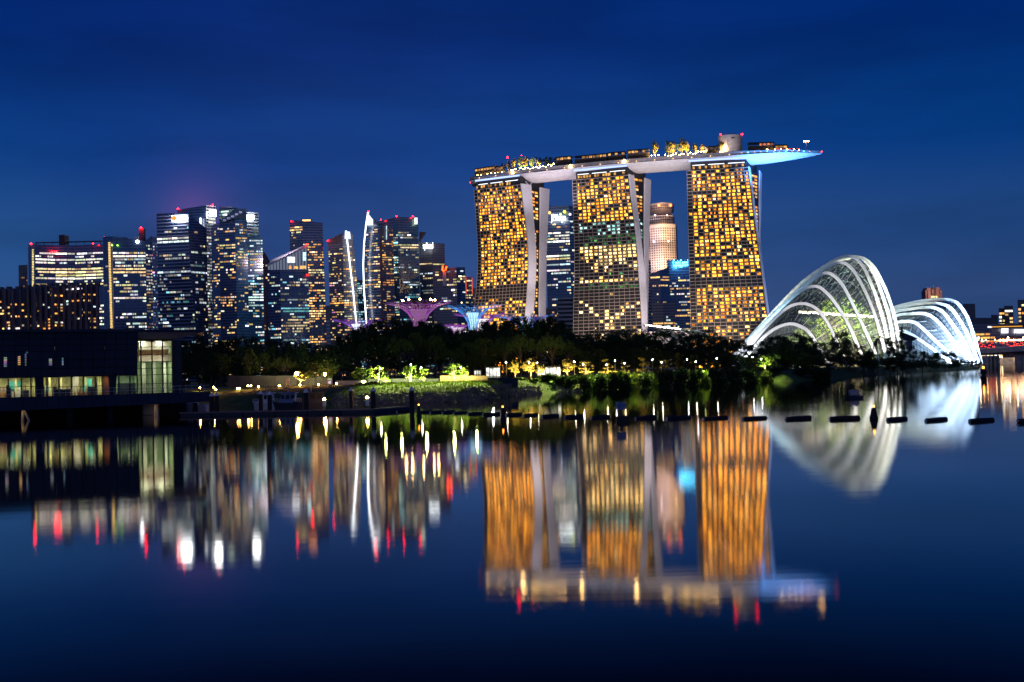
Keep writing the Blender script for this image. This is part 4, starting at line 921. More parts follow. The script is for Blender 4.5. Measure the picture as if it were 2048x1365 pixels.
def treeline():
    jobs = []
    for row, (dy, Y0, step, dark) in enumerate(((0, 400, 25, 0), (16, 355, 31, 0), (34, 318, 34, 0))):
        x = 352.0 + row * 9
        while x < 1640:
            top = clampinterp(SIL, x) + dy + uni(-2, 7) - (9 if 690 < x < 890 or 970 < x < 1130 else 4)
            Y = Y0 + (0 if x < 1150 else (x - 1150) * .10) + uni(-12, 12)
            if x < 680: Y -= 70
            hw = (30 if 660 < x < 1150 else 24) * uni(.8, 1.2)
            jobs.append((x, top, Y, hw, row)); x += step * uni(.8, 1.2)
    for (x, top, Y, hw, row) in jobs:
        if x < 660: lab, g, ks = 'dark tree in the low tree line left of the tall clump, behind the orange lamps', 'trees in the low left tree line', ('round0', 'round1', 'round2', 'broad0')
        elif x < 905: lab, g, ks = 'dark spreading tree in the tall clump below the purple funnel towers', 'trees of the tall left clump', ('broad0', 'broad1', 'broad2', 'round1')
        elif x < 1150: lab, g, ks = 'dark spreading tree in the tall clump before the left hotel tower', 'trees of the tall clump before the left hotel tower', ('broad0', 'broad1', 'broad2', 'round0')
        elif x < 1500: lab, g, ks = 'dark tree in the even tree line below the middle and right hotel towers', 'trees below the middle and right hotel towers', ('round0', 'round1', 'round2', 'broad1')
        else: lab, g, ks = 'dark tree in the tree line before the foot of the tall glass dome', 'trees before the tall glass dome', ('round0', 'round1', 'round2', 'broad2')
        tree_at(random.choice(ks), x, top, Y, hw, lab, g)
    for (k, x, top, Y, hw, lab) in (
        ('palm', 512, 656, 262, 17, 'dark palm rising above the low left tree line, its crown broadest'), ('palm', 578, 663, 258, 15, 'dark palm above the tree line right of the broadest palm'), ('palm', 608, 676, 262, 12, 'small thin palm at the right end of the low left tree line'),
        ('palm', 1756, 657, 440, 16, 'palm silhouetted against the white feet of the tall glass dome'), ('column0', 1780, 670, 430, 14, 'dark slender tree right of the palm before the glass dome'), ('column1', 1806, 652, 450, 9, 'thin pointed conifer standing between the two glass domes'),
        ('round0', 1683, 662, 430, 22, 'dark round tree before the middle ribs of the tall glass dome'), ('round1', 1700, 680, 425, 24, 'dark tree just right of the round tree before the tall dome'), ('round2', 1728, 690, 435, 22, 'low dark tree left of the palm before the tall dome'), ('round0', 1668, 682, 405, 22, 'dark tree left of the round tree before the tall dome'),
        ('round1', 1795, 680, 445, 22, 'bushy dark tree before the gap between the two domes'), ('round2', 1822, 688, 470, 20, 'dark tree at the left foot of the lower glass dome'), ('round0', 1845, 702, 500, 20, 'low dark tree before the lower dome, left of the widest bush'), ('broad0', 1890, 698, 545, 24, 'wide low dark tree before the lower glass dome'), ('round1', 1868, 706, 520, 18, 'small dark tree left of the wide low tree before the lower dome'),
        ('round2', 1915, 712, 570, 14, 'small dark tree right of the wide low tree'), ('round0', 1560, 690, 372, 34, 'dark bushy tree on the bank before the left foot of the tall dome'), ('round1', 1615, 700, 375, 36, 'dark bushy tree on the bank before the small front arch of the tall dome'), ('round2', 1655, 706, 385, 32, 'dark bushy tree on the bank right of the small front arch'),
        ('round1', 1700, 712, 445, 28, 'low dark tree on the bank below the palm'), ('round0', 1745, 708, 460, 26, 'low dark tree on the bank under the slender tree'), ('round2', 1780, 715, 480, 22, 'low dark tree on the bank before the dome gap')):
        tree_at(k, x, top, Y, hw, lab)
treeline()
def undergrowth():
    cl = []
    for i in range(560):
        x = uni(340, 1640); Y = uni(345, 372) - (62 if x < 690 else 0) + (0 if x < 1150 else (x - 1150) * .10); g = at_z(x, Y, 3); cl.append((g.x, Y, 3 + uni(.5, 7.5 if x < 690 else 14 if x < 1440 else 5), uni(2.2, 3.6)))
    for i in range(230):
        x = uni(870, 1240); Y = uni(372, 392); g = at_z(x, Y, 3); cl.append((g.x, Y, 3 + uni(.5, 12), uni(2.2, 3.4)))
    for i in range(110):
        x = uni(1500, 1960); Y = shore_y(at_z(x, 400, 3).x) + uni(14, 34); g = at_z(x, Y, 2.6); cl.append((g.x, Y, 2.6 + uni(.2, 3.4) * (1 if x < 1800 else .5), uni(1.4, 2.6)))
    me = leaf_mesh('undergrowth', cl, 70, .42, .8); me.materials.append(M['leaf']); o = DATA.objects.new('undergrowth', me); COL.objects.link(o); o['kind'] = 'stuff'
    # grass tufts on the lit bank
    k = 9500; V = []
    for _ in range(k):
        x = uni(700, 1000) if _ % 2 else uni(1030, 1600); p = G(x, 790 if x < 1000 else 770, 1.2); d = uni(.5, 26); X, Y = p.x, shore_y(p.x) + d; z = ground_z(X, Y); h = uni(.15, .5); a = uni(0, 3.14); w = .09
        V += [(X - w * math.cos(a), Y - w * math.sin(a), z - .05), (X + w * math.cos(a), Y + w * math.sin(a), z - .05), (X + uni(-.2, .2), Y + uni(-.2, .2), z + h)]
    me = DATA.meshes.new('grass'); me.from_pydata(V, [], [(i, i + 1, i + 2) for i in range(0, len(V), 3)]); me.materials.append(M['leafy']); o = DATA.objects.new('grass', me); COL.objects.link(o); o['kind'] = 'stuff'
undergrowth()

def riprap():
    V = []; F_ = []
    for _ in range(2600):
        x = random.choice((uni(930, 1110), uni(1110, 1560), uni(700, 930))); X = G(x, 795 if x < 1100 else 775, .6).x; d = uni(-.3, 5.5) if x > 1020 or x < 930 else uni(-.3, 9); Y = shore_y(X) + d; z = max(-.05, ground_z(X, Y)); q = uni(.16, .5)
        n = len(V)
        for sx, sy, sz in ((-1, -1, -1), (1, -1, -1), (1, 1, -1), (-1, 1, -1), (-1, -1, 1), (1, -1, 1), (1, 1, 1), (-1, 1, 1)): V.append((X + q * sx * uni(.5, 1), Y + q * sy * uni(.5, 1), z + q * .6 * sz * uni(.4, 1)))
        F_ += [tuple(n + i for i in f) for f in ((4, 5, 6, 7), (0, 1, 5, 4), (1, 2, 6, 5), (2, 3, 7, 6), (3, 0, 4, 7))]
    me = DATA.meshes.new('gravel'); me.from_pydata(V, [], F_); me.materials.append(pmat('bank_stone', (.20, .17, .14), .85, scale=.7, amt=.5)); o = DATA.objects.new('gravel', me); COL.objects.link(o); o['kind'] = 'stuff'
riprap()

# ------------------------------------------------------------------ lamps on the shore
def lamp_template(name, mat, rad, key, cat):
    root = thing(name, '', cat)
    p = MB().tube([(0, 0, -.02), (0, 0, .5), (0, 0, .985)], [.055, .045, .04], 8).build('pole', 'dark', root)
    MB().lathe([(rad * .5, -rad), (rad, -rad * .3), (rad, rad * .4), (rad * .6, rad)], (0, 0, 0), 10).build('lamp_head', mat, root)
    TM[key] = root
lamp_template('street_lamp', 'lampw', .12, 'lampw', 'street lamp'); lamp_template('street_lamp', 'lampo', .34, 'lampo', 'street lamp'); lamp_template('garden_light', 'lampo2', .13, 'lampg', 'garden light')
def lamp_at(key, px, py, Y, label, group=None):
    top = P(px, py, Y); gz = ground_z(top.x, Y); h = max(.35, top.z - gz); g = at_z(px, Y, gz)
    first = TM[key] not in USED
    r = place(TM[key], (g.x, Y, gz), 0, None, label, group)
    for ch in ([c for c in r.children]):
        if ch.name.startswith('pole'): ch.scale = (1, 1, h)
        else: ch.location = (0, 0, h)
    return r
WL = 'white globe lamp on a thin pole along the planted bank path'
LW = [(761, 737, 219), (823, 730, 222), (843, 736, 219), (922, 735, 219), (1013, 725, 262), (1059, 725, 262), (1075, 726, 268), (1149, 724, 268), (1167, 729, 258), (1214, 730, 262), (1231, 722, 275), (1250, 727, 268), (1306, 720, 285), (1325, 725, 280), (1376, 719, 300), (1393, 724, 290), (1435, 717, 318), (1506, 715, 345), (1523, 719, 340)]
for x, y, Y in LW: lamp_at('lampw', x, y, Y, WL, 'white lamps along the bank path')
lamp_at('lampo', 594, 748, 224, 'brightest orange street lamp, bursting beside a small lit tree'); lamp_at('lampo', 650, 749, 232, 'dimmer orange street lamp right of the brightest one').scale = (.7, .7, 1)
for x, y in ((400, 776), (428, 775), (432, 780), (475, 778), (479, 777), (496, 772), (502, 772), (517, 777), (559, 775), (600, 774), (637, 773), (673, 771)):
    lamp_at('lampg', x, y, 212, 'small orange garden light low on the dark left bank', 'orange garden lights on the left bank')
# trees lit from the path
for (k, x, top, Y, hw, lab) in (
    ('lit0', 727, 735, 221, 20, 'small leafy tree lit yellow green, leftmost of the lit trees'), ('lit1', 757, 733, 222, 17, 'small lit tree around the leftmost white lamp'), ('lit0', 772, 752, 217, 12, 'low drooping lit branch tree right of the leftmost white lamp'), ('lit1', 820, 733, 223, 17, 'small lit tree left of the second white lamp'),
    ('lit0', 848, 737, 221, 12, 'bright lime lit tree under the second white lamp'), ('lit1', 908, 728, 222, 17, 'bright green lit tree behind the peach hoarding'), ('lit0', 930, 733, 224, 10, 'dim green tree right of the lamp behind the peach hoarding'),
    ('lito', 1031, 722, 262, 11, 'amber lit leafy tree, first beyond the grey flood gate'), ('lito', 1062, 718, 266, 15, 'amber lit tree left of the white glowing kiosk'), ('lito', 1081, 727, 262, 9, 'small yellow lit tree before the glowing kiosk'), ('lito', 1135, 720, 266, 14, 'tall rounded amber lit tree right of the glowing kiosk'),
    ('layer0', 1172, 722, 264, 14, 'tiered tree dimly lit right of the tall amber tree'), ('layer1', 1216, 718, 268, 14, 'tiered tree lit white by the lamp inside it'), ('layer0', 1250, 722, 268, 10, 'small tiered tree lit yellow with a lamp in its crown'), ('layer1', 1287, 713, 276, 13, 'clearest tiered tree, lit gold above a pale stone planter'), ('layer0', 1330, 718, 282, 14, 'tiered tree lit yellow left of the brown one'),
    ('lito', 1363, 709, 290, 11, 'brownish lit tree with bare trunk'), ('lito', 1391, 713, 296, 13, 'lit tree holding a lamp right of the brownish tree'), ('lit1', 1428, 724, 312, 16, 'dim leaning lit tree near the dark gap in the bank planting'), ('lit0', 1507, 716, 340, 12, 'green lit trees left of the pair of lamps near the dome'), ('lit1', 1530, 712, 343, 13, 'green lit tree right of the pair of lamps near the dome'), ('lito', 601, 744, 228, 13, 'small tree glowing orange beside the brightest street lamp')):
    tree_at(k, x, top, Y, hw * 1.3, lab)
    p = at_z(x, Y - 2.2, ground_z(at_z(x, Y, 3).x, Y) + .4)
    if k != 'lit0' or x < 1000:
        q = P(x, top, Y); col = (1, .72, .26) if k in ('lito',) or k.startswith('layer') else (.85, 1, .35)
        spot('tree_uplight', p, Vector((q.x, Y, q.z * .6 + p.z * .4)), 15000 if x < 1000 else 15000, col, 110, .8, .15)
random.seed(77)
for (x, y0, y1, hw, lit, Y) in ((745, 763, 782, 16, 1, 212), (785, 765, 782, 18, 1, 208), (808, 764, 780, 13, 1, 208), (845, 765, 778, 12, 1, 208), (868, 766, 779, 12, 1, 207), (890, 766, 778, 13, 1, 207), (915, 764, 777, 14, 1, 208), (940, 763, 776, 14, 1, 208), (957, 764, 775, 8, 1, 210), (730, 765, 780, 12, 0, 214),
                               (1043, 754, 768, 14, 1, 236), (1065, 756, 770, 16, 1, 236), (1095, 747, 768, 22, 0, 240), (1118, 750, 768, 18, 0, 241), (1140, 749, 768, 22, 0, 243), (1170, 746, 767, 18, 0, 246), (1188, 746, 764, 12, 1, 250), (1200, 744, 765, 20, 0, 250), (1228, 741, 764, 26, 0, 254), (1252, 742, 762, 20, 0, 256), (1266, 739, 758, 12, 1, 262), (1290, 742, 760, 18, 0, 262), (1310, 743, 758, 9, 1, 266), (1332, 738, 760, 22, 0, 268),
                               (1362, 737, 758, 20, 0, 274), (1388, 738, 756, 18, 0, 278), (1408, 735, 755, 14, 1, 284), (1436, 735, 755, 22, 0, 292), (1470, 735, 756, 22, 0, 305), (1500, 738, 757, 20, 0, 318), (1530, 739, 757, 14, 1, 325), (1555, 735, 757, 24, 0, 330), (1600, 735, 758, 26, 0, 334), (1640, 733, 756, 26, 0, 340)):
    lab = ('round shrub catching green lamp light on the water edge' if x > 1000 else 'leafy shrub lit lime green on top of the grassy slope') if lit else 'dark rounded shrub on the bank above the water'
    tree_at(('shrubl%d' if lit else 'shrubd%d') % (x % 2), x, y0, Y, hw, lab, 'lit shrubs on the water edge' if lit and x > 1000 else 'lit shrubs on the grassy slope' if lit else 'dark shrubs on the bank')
for (x, Y, w) in ((768, 214, 700), (800, 212, 1000), (850, 212, 1100), (905, 212, 1100), (950, 214, 800)):  # unseen spots added above the slope to light its grass and shrubs
    p = P(x, 712, Y - 8); spot('bank_fill', p, at_z(x + 3, Y - 15, 1.2), w * 13, (.84, 1, .26), 86, .8, .2)
for (x, Y, w) in ((1050, 246, 260), (1110, 250, 400), (1190, 258, 900), (1268, 268, 900), (1312, 272, 600), (1408, 292, 800), (1520, 335, 420)):  # more added spots without a lamp, over the right bank
    p = P(x, 706, Y - 6); spot('bank_fill', p, at_z(x, Y - 12, 1.5), w * 30, (.88, 1, .26), 92, .8, .2)
spot('slope_lamp', P(985, 752, 222), at_z(995, 210, .5), 900, (1, .9, .8), 120, .8, .2)

# ------------------------------------------------------------------ walls, kiosks, signs on the shore
def wall_thing(name, label, cat, x0, x1, y0, y1, Y0, Y1, mat, thick=.4, col=None):
    a, b = P(x0, y1, Y0), P(x1, y1, Y1); ta, tb = P(x0, y0, Y0), P(x1, y0, Y1); r = thing(name, label, cat, (a.x, a.y, min(a.z, b.z)))
    k = Vector((0, thick, 0)); zb = min(a.z, b.z) - .4; mb = MB()
    n = max(2, int((b - a).length / 2.4))
    for i in range(n):   # boards or cast panels, a small joint between them
        p0, p1 = a.lerp(b, (i + .01) / n), a.lerp(b, (i + .99) / n); t0, t1 = ta.lerp(tb, (i + .01) / n), ta.lerp(tb, (i + .99) / n)
        mb.hexa([Vector((p0.x, p0.y, zb)), Vector((p1.x, p1.y, zb)), Vector((p1.x, p1.y, zb)) + k, Vector((p0.x, p0.y, zb)) + k, t0, t1, t1 + k, t0 + k])
    mb.build('panel', mat, r)
    c = MB(); c.hexa([ta + Vector((0, -.08, 0)), tb + Vector((0, -.08, 0)), tb + k * 1.2, ta + k * 1.2, ta + Vector((0, -.08, .12)), tb + Vector((0, -.08, .12)), tb + k * 1.2 + Vector((0, 0, .12)), ta + k * 1.2 + Vector((0, 0, .12))]); c.build('coping', mat, r)
    return r
M['peach'] = pmat('peach_board', (.42, .25, .14), .8, scale=.5)
M['greyboard'] = pmat('grey_board', (.07, .07, .08), .8, scale=.8)
M['slate'] = pmat('slate_blue_panel', (.03, .038, .06), .7, scale=.6)
wall_thing('hoarding', 'peach hoarding lit orange behind the green slope', 'hoarding', 880, 975, 753, 764, 229, 232, 'peach'); spot('hoarding_lamp', P(915, 744, 220), P(930, 760, 229), 900, (1, .7, .42), 130, .8, .2)
wall_thing('boundary_wall', 'long low grey wall behind the lit shrubs left of the peach hoarding', 'wall', 735, 879, 759, 768, 228, 230, 'greyboard')
wall_thing('boundary_wall', 'pale low wall on the dark bank right of the poster stand', 'wall', 671, 733, 763, 771, 218, 219, 'concrete'); spot('wall_lamp', P(700, 755, 212), P(700, 768, 218), 160, (1, .7, .4), 130, .8, .2)
wall_thing('boundary_wall', 'dim lilac wall behind the two tall orange lamps', 'wall', 455, 664, 753, 770, 236, 240, 'slate')
g = wall_thing('flood_gate', 'slate grey flood gate wall set in a notch of the bank', 'gate', 975, 1036, 758, 778, 219, 222, 'slate', 1.5)
mb = MB()
for i in range(5): mb.tube([P(966 + i * 1.6, 773, 211), P(966 + i * 1.6, 764, 211)], .03, 4)
mb.tube([P(966, 764, 211), P(973, 764, 211)], .03, 4); r = thing('railing', 'short pale railing at the left end of the flood gate', 'railing', P(970, 773, 211)); mb.build('rail', 'steel', r)
def kiosk(label, x0, x1, y0, y1, Y, mat, frames):
    r = thing('kiosk', label, 'kiosk', P((x0 + x1) / 2, y1, Y)); mb = MB()
    for i in range(frames):
        g_ = uni(.6, 1.7); a, b = lerp(x0, x1, (i + .06) / frames), lerp(x0, x1, (i + .94) / frames); pquad(mb, a, y0 + uni(0, 2), b, y1, Y, tuple(q * g_ for q in (1.0, 1.0, .9)))
    mb.build('lit_window', 'lit', r); b = MB(); pbox(b, x0 - 1, y0 - 2, x1 + 1, y0 - .3, Y - .6, 7); b.build('roof', 'dark', r)
    b = MB()
    for i in range(frames + 1): x = lerp(x0, x1, i / frames); pbox(b, x - .35, y0, x + .35, y1 + 3, Y - .3, .4)
    b.build('post', 'dark', r); b = MB(); pbox(b, x0, y0, x1, y1 + 4, Y + 1.2, 4); b.build('wall', 'white', r)
kiosk('white glowing kiosk among dark trunks right of the peach hoarding', 948, 962, 741, 749, 278, 'lit', 3)
kiosk('white glowing kiosk behind the flood gate, half hidden by leaves', 972, 1000, 736, 752, 272, 'lit', 4)
kiosk('widest glowing white kiosk between the amber lit trees', 1076, 1121, 735, 750, 276, 'lit', 6)
def sign_post(label, x, y0, y1, w, Y, face, cat='sign', name='sign_board', two=None):
    r = thing(name, label, cat, P(x, y1, Y)); b = MB(); pbox(b, x - w, y0, x + w, y1 - (y1 - y0) * .15, Y, .25); b.build('panel', face, r)
    b = MB(); pbox(b, x - w * .8, y1 - (y1 - y0) * .3, x - w * .6, y1 + 2, Y + .05, .1); pbox(b, x + w * .6, y1 - (y1 - y0) * .3, x + w * .8, y1 + 2, Y + .05, .1); b.build('leg', 'dark', r)
    return r
M['poster'] = emat('backlit_poster', (.55, .22, .30), .5, 'NONE')
r = sign_post('backlit pinkish poster stand by the dimmer orange lamp', 659, 757, 771, 5, 214, 'poster')
mb = MB(); pquad(mb, 655.5, 757.5, 662.5, 760, 213.9, (.25, .5, .12)); pquad(mb, 657, 763, 659, 768, 213.9, (1.0, .75, .6)); pquad(mb, 659.6, 762, 661, 768, 213.9, (.7, .8, .9)); mb.build('picture', 'lit', r)
sign_post('grey information pylon left of the brightest orange lamp', 575.5, 757, 773, 3.4, 214, 'concrete')
# rock apron of the slope by the gate, jetty, piles
def jetty():
    r = thing('floating_jetty', 'low dark floating jetty running along the left bank', 'jetty', G(560, 822))
    a, b = G(360, 826, .45), G(748, 819, .45); b2 = G(826, 813, .45)
    for p0, p1, w in ((a, b, 3.2), (b, b2, 2.4)):
        d = (p1 - p0).normalized(); nrm = Vector((-d.y, d.x, 0)) * w; z = Vector((0, 0, 1))
        n = int((p1 - p0).length / 4); mb = MB()
        for i in range(n):
            q0, q1 = p0.lerp(p1, (i + .02) / n), p0.lerp(p1, (i + .98) / n)
            mb.hexa([q0 - z * .7, q1 - z * .7, q1 + nrm - z * .7, q0 + nrm - z * .7, q0, q1, q1 + nrm, q0 + nrm])
        mb.build('pontoon', 'slate', r)
        mb = MB(); mb.hexa([p0 - z * .1 - nrm * .05, p1 - z * .1 - nrm * .05, p1 - z * .1, p0 - z * .1, p0 + z * .05 - nrm * .05, p1 + z * .05 - nrm * .05, p1 + z * .05, p0 + z * .05]); mb.build('fender', 'pinkwall', r)
jetty()
def pile_template():
    r = thing('mooring_pile', '', 'mooring pile')
    MB().tube([(0, 0, -.3), (0, 0, .84)], .30, 12).build('shaft', 'black', r)
    MB().lathe([(.36, .84), (.34, .88), (.12, .975), (.03, 1.0)], (0, 0, 0), 12).build('cap', 'steel', r); TM['pile'] = r
pile_template()
for i, (x, yt, yb, lab) in enumerate(((424, 786, 826, 'pile with a white cone cap, leftmost, beside a taller twin'), (434, 785, 826, 'pile with a white cone cap next to the leftmost one'), (522, 782, 822, 'pile with a white cone cap behind the cabin boat'), (540, 783, 826, 'pile with a white cone cap before the two moored boats'),
                               (613, 778, 824, 'pile with a white cone cap right of the second boat'), (703, 775, 818, 'pile with a white cone cap left of the square lantern'), (747, 775, 822, 'thick dark pile at the jetty corner before lit grass'), (824, 774, 822, 'dark pile at the outer end of the jetty, before bright slope'))):
    p = G(x, yb + 2); h = P(x, yt, p.y).z; place(TM['pile'], (p.x, p.y, 0), 0, (1, 1, h), lab)
def lantern(x, y, Yb, label):
    p = G(x, Yb); h = P(x, y, p.y).z; r = thing('jetty_lantern', label, 'lantern', (p.x, p.y, .45)); MB().box((p.x, p.y, (h + .45) / 2), (.42, .42, h - .55)).build('base', 'steel', r); MB().ball((p.x, p.y, h + .05), .2, 8).build('lamp', 'lampo2', r)
lantern(649, 800, 820, 'orange lantern on a pale post near the jetty notice board'); lantern(735, 796.5, 819, 'orange lantern on the jetty between the two right piles')
p = G(638, 818); r = thing('notice_board', 'small pale blue notice board on the jetty beside the lantern', 'sign', p); b = MB(); b.box((p.x, p.y, 1.35), (1.1, .1, 1.5)); b.build('panel', 'slate', r); b = MB(); b.box((p.x - .4, p.y + .1, .7), (.08, .08, 1.4)); b.box((p.x + .4, p.y + .1, .7), (.08, .08, 1.4)); b.build('leg', 'steel', r)
def boat(px, py, label, L, hull, cabin, kind):
    p = G(px, py); r = thing('cabin_boat', label, 'boat', (p.x, p.y, 0)); mb = MB(); x0 = p.x - L / 2; secs = []
    for t, w, s in ((0, .08, 1.35), (.12, .6, 1.2), (.35, 1.15, 1.0), (.7, 1.2, .95), (1, 1.1, .95)):
        secs.append([(x0 + L * t + (.5 if t == 0 else 0), p.y - w * .7, -.2), (x0 + L * t, p.y - w, s), (x0 + L * t, p.y + w, s), (x0 + L * t + (.5 if t == 0 else 0), p.y + w * .7, -.2)])
    for a, b in zip(secs, secs[1:]):
        for i in range(4): mb.quad(a[i], b[i], b[(i + 1) % 4], a[(i + 1) % 4])
    mb.poly(secs[0]); mb.poly(secs[-1]); mb.build('hull', hull, r)
    c0, c1 = (.30, .62) if kind == 0 else (.38, .98); z0, z1 = .95, 2.05 + .3 * kind
    MB().hexa([(x0 + L * c0 - .3, p.y - .9, z0), (x0 + L * c1, p.y - .9, z0), (x0 + L * c1, p.y + .9, z0), (x0 + L * c0 - .3, p.y + .9, z0), (x0 + L * c0 + .25, p.y - .8, z1), (x0 + L * c1, p.y - .8, z1), (x0 + L * c1, p.y + .8, z1), (x0 + L * c0 + .25, p.y + .8, z1)]).build('cabin', cabin, r)
    for k in range(3):
        a, b = lerp(c0, c1, (k + .2) / 3), lerp(c0, c1, (k + .85) / 3); MB().box((x0 + L * (a + b) / 2, p.y - .90, lerp(z0, z1, .62)), (L * (b - a), .06, (z1 - z0) * .42)).build('window', 'black', r)
    MB().box((x0 + L * (c0 + c1) / 2, p.y, z1 + .06), (L * (c1 - c0) + .5, 2.1, .12)).build('roof', cabin, r)
    MB().tube([(x0 + L * c0 + 1, p.y, z1), (x0 + L * c0 + 1, p.y, z1 + .9)], .04, 5).build('mast', 'steel', r)
    mb = MB()
    for k in range(5): mb.tube([(x0 + L * .06 * k + .3, p.y - .75, 1.1), (x0 + L * .06 * k + .3, p.y - .75, 1.6)], .02, 4)
    mb.tube([(x0 + .3, p.y - .75, 1.6), (x0 + L * .3, p.y - .75, 1.6)], .02, 4); mb.build('rail', 'steel', r)
    return r
M['boatblue'] = pmat('blue_boat_paint', (.10, .20, .42), .4, scale=1)
boat(526, 819, 'low white cabin boat moored at the jetty, left of the blue one', 3.2, 'white', 'white', 1)
boat(569, 819, 'taller blue cabin boat moored between two piles', 3.6, 'slate', 'boatblue', 1)
boat(617, 819, 'dark flat boat with a long low cabin at the jetty', 4.6, 'slate', 'slate', 1)
boat(388, 822, 'small white boat half hidden by the pier end', 4.0, 'white', 'white', 0)

# ------------------------------------------------------------------ floats and buoys across the water
def float_template():
    r = thing('barrier_float', 'dark drum shaped float in the line of floats across the water', 'float')
    n = 14; mb = MB()
    prof = [(-1.30, .03), (-1.30, .15), (-1.26, .19), (-.6, .20), (0, .205), (.6, .20), (1.26, .19), (1.30, .15), (1.30, .03)]
    for a, b in zip(prof, prof[1:]):
        for q in range(n):
            t0, t1 = 2 * math.pi * q / n, 2 * math.pi * (q + 1) / n
            mb.quad(*[(x, rr * math.cos(t), .07 + rr * .95 * math.sin(t)) for x, rr, t in ((a[0], a[1], t0), (b[0], b[1], t0), (b[0], b[1], t1), (a[0], a[1], t1))])
    mb.build('drum', 'black', r)
    mb = MB(); 
    for x in (-1.38, 1.38): mb.tube([(x - .1, 0, .09), (x + .1, 0, .09)], .06, 6)
    mb.build('shackle', 'steel', r); TM['float'] = r
float_template()
FL = [(671, 828, 30), (708, 828, 28), (738, 828, 26), (771.5, 828.5, 29), (811.5, 829, 27), (852, 830, 17), (874, 830.5, 16), (896, 831, 16), (920.5, 832, 17), (950, 833.5, 22), (983, 834.8, 27), (1027, 836, 22), (1061, 837, 26), (1100.5, 838.5, 29), (1147.5, 840, 35), (1200.5, 841, 39), (1292, 842, 42), (1357.5, 842.5, 49), (1431, 843, 50), (1509.5, 843.3, 55), (1596.5, 843.6, 59), (1689.5, 844, 65), (1794, 845.5, 52), (1872.5, 846.5, 57), (1963, 848, 64), (2062, 849.5, 66)]
for (x, y, w) in FL:
    p = G(x, y - 5); full = 2.76 * FPX / p.y; a = math.acos(min(1, w / full)); place(TM['float'], (p.x, p.y, 0), a * .9, (min(1.25, max(1, w / full)),) * 1 + (1, 1), 'dark drum shaped float in the line of floats across the water', 'line of barrier floats'); FLT = [o for o in COL.objects if o.name.startswith('barrier_float')][-1]; FLT.location.z = uni(-.03, .03); FLT.rotation_euler.z += uni(-.07, .07); FLT.rotation_euler.y = uni(-.012, .012)
def buoy(px, yb, yt, label, w, lamp='lampo2'):
    p = G(px, yb); h = P(px, yt, p.y).z; r = thing('lit_buoy', label, 'buoy', (p.x, p.y, 0))
    MB().lathe([(w * .9, -.1), (w, .18), (w * .8, .24), (w * .5, h * .8), (w * .42, h * .86)], (p.x, p.y, 0), 14).build('body', 'black', r)
    MB().tube([(p.x, p.y, h * .84), (p.x, p.y, h * .95)], .06, 6).build('stem', 'dark', r); MB().ball((p.x, p.y, h), .085, 8).build('lamp', emat('buoy_lamp', (1, .28, .03), 14) if 'buoy_lamp' not in DATA.materials else DATA.materials['buoy_lamp'], r); return r
buoy(838, 833, 810, 'dark conical buoy with an orange lamp near the jetty end', .30); buoy(1006, 838, 814, 'dark conical buoy with a red orange lamp in the float line', .26)
buoy(1748, 838.5, 813, 'dark conical buoy with an orange top, right of the widest floats', .36)
p = G(1967.5, 757); r = thing('lit_buoy', 'far stout cylindrical buoy with an orange lamp near the lower dome', 'buoy', (p.x, p.y, 0)); MB().lathe([(.75, -.2), (.8, .5), (.45, .6), (.45, 1.0), (.75, 1.1), (.75, 2.2), (.3, 2.4)], (p.x, p.y, 0), 12).build('body', 'black', r); MB().ball((p.x, p.y, 2.75), .28, 8).build('lamp', DATA.materials['buoy_lamp'], r)
p = G(1245, 843); r = thing('signal_raft', 'dark raft carrying a blue sign board among the floats', 'raft', (p.x, p.y, 0)); MB().box((p.x, p.y, .18), (1.1, .9, .55)).build('float_base', 'black', r); MB().box((p.x - .1, p.y, 1.35), (.85, .08, .68)).build('sign_panel', 'boatblue', r)
MB().tube([(p.x - .2, p.y, .4), (p.x - .2, p.y, 1.9)], .05, 6).box((p.x - .12, p.y, .7), (.3, .3, .5)).build('post', 'dark', r)
p = G(1708, 797); r = thing('survey_raft', 'small pale raft with a flat top on the water before the tall dome', 'raft', (p.x, p.y, 0)); MB().hexa([(p.x - .7, p.y - .6, -.1), (p.x + .9, p.y - .6, -.1), (p.x + .9, p.y + .6, -.1), (p.x - .7, p.y + .6, -.1), (p.x - 1, p.y - .7, .35), (p.x + 1.2, p.y - .7, .35), (p.x + 1.2, p.y + .7, .35), (p.x - 1, p.y + .7, .35)]).build('hull', 'slate', r); MB().box((p.x, p.y, .75), (1.1, .8, .7)).build('cabin', 'concrete', r)

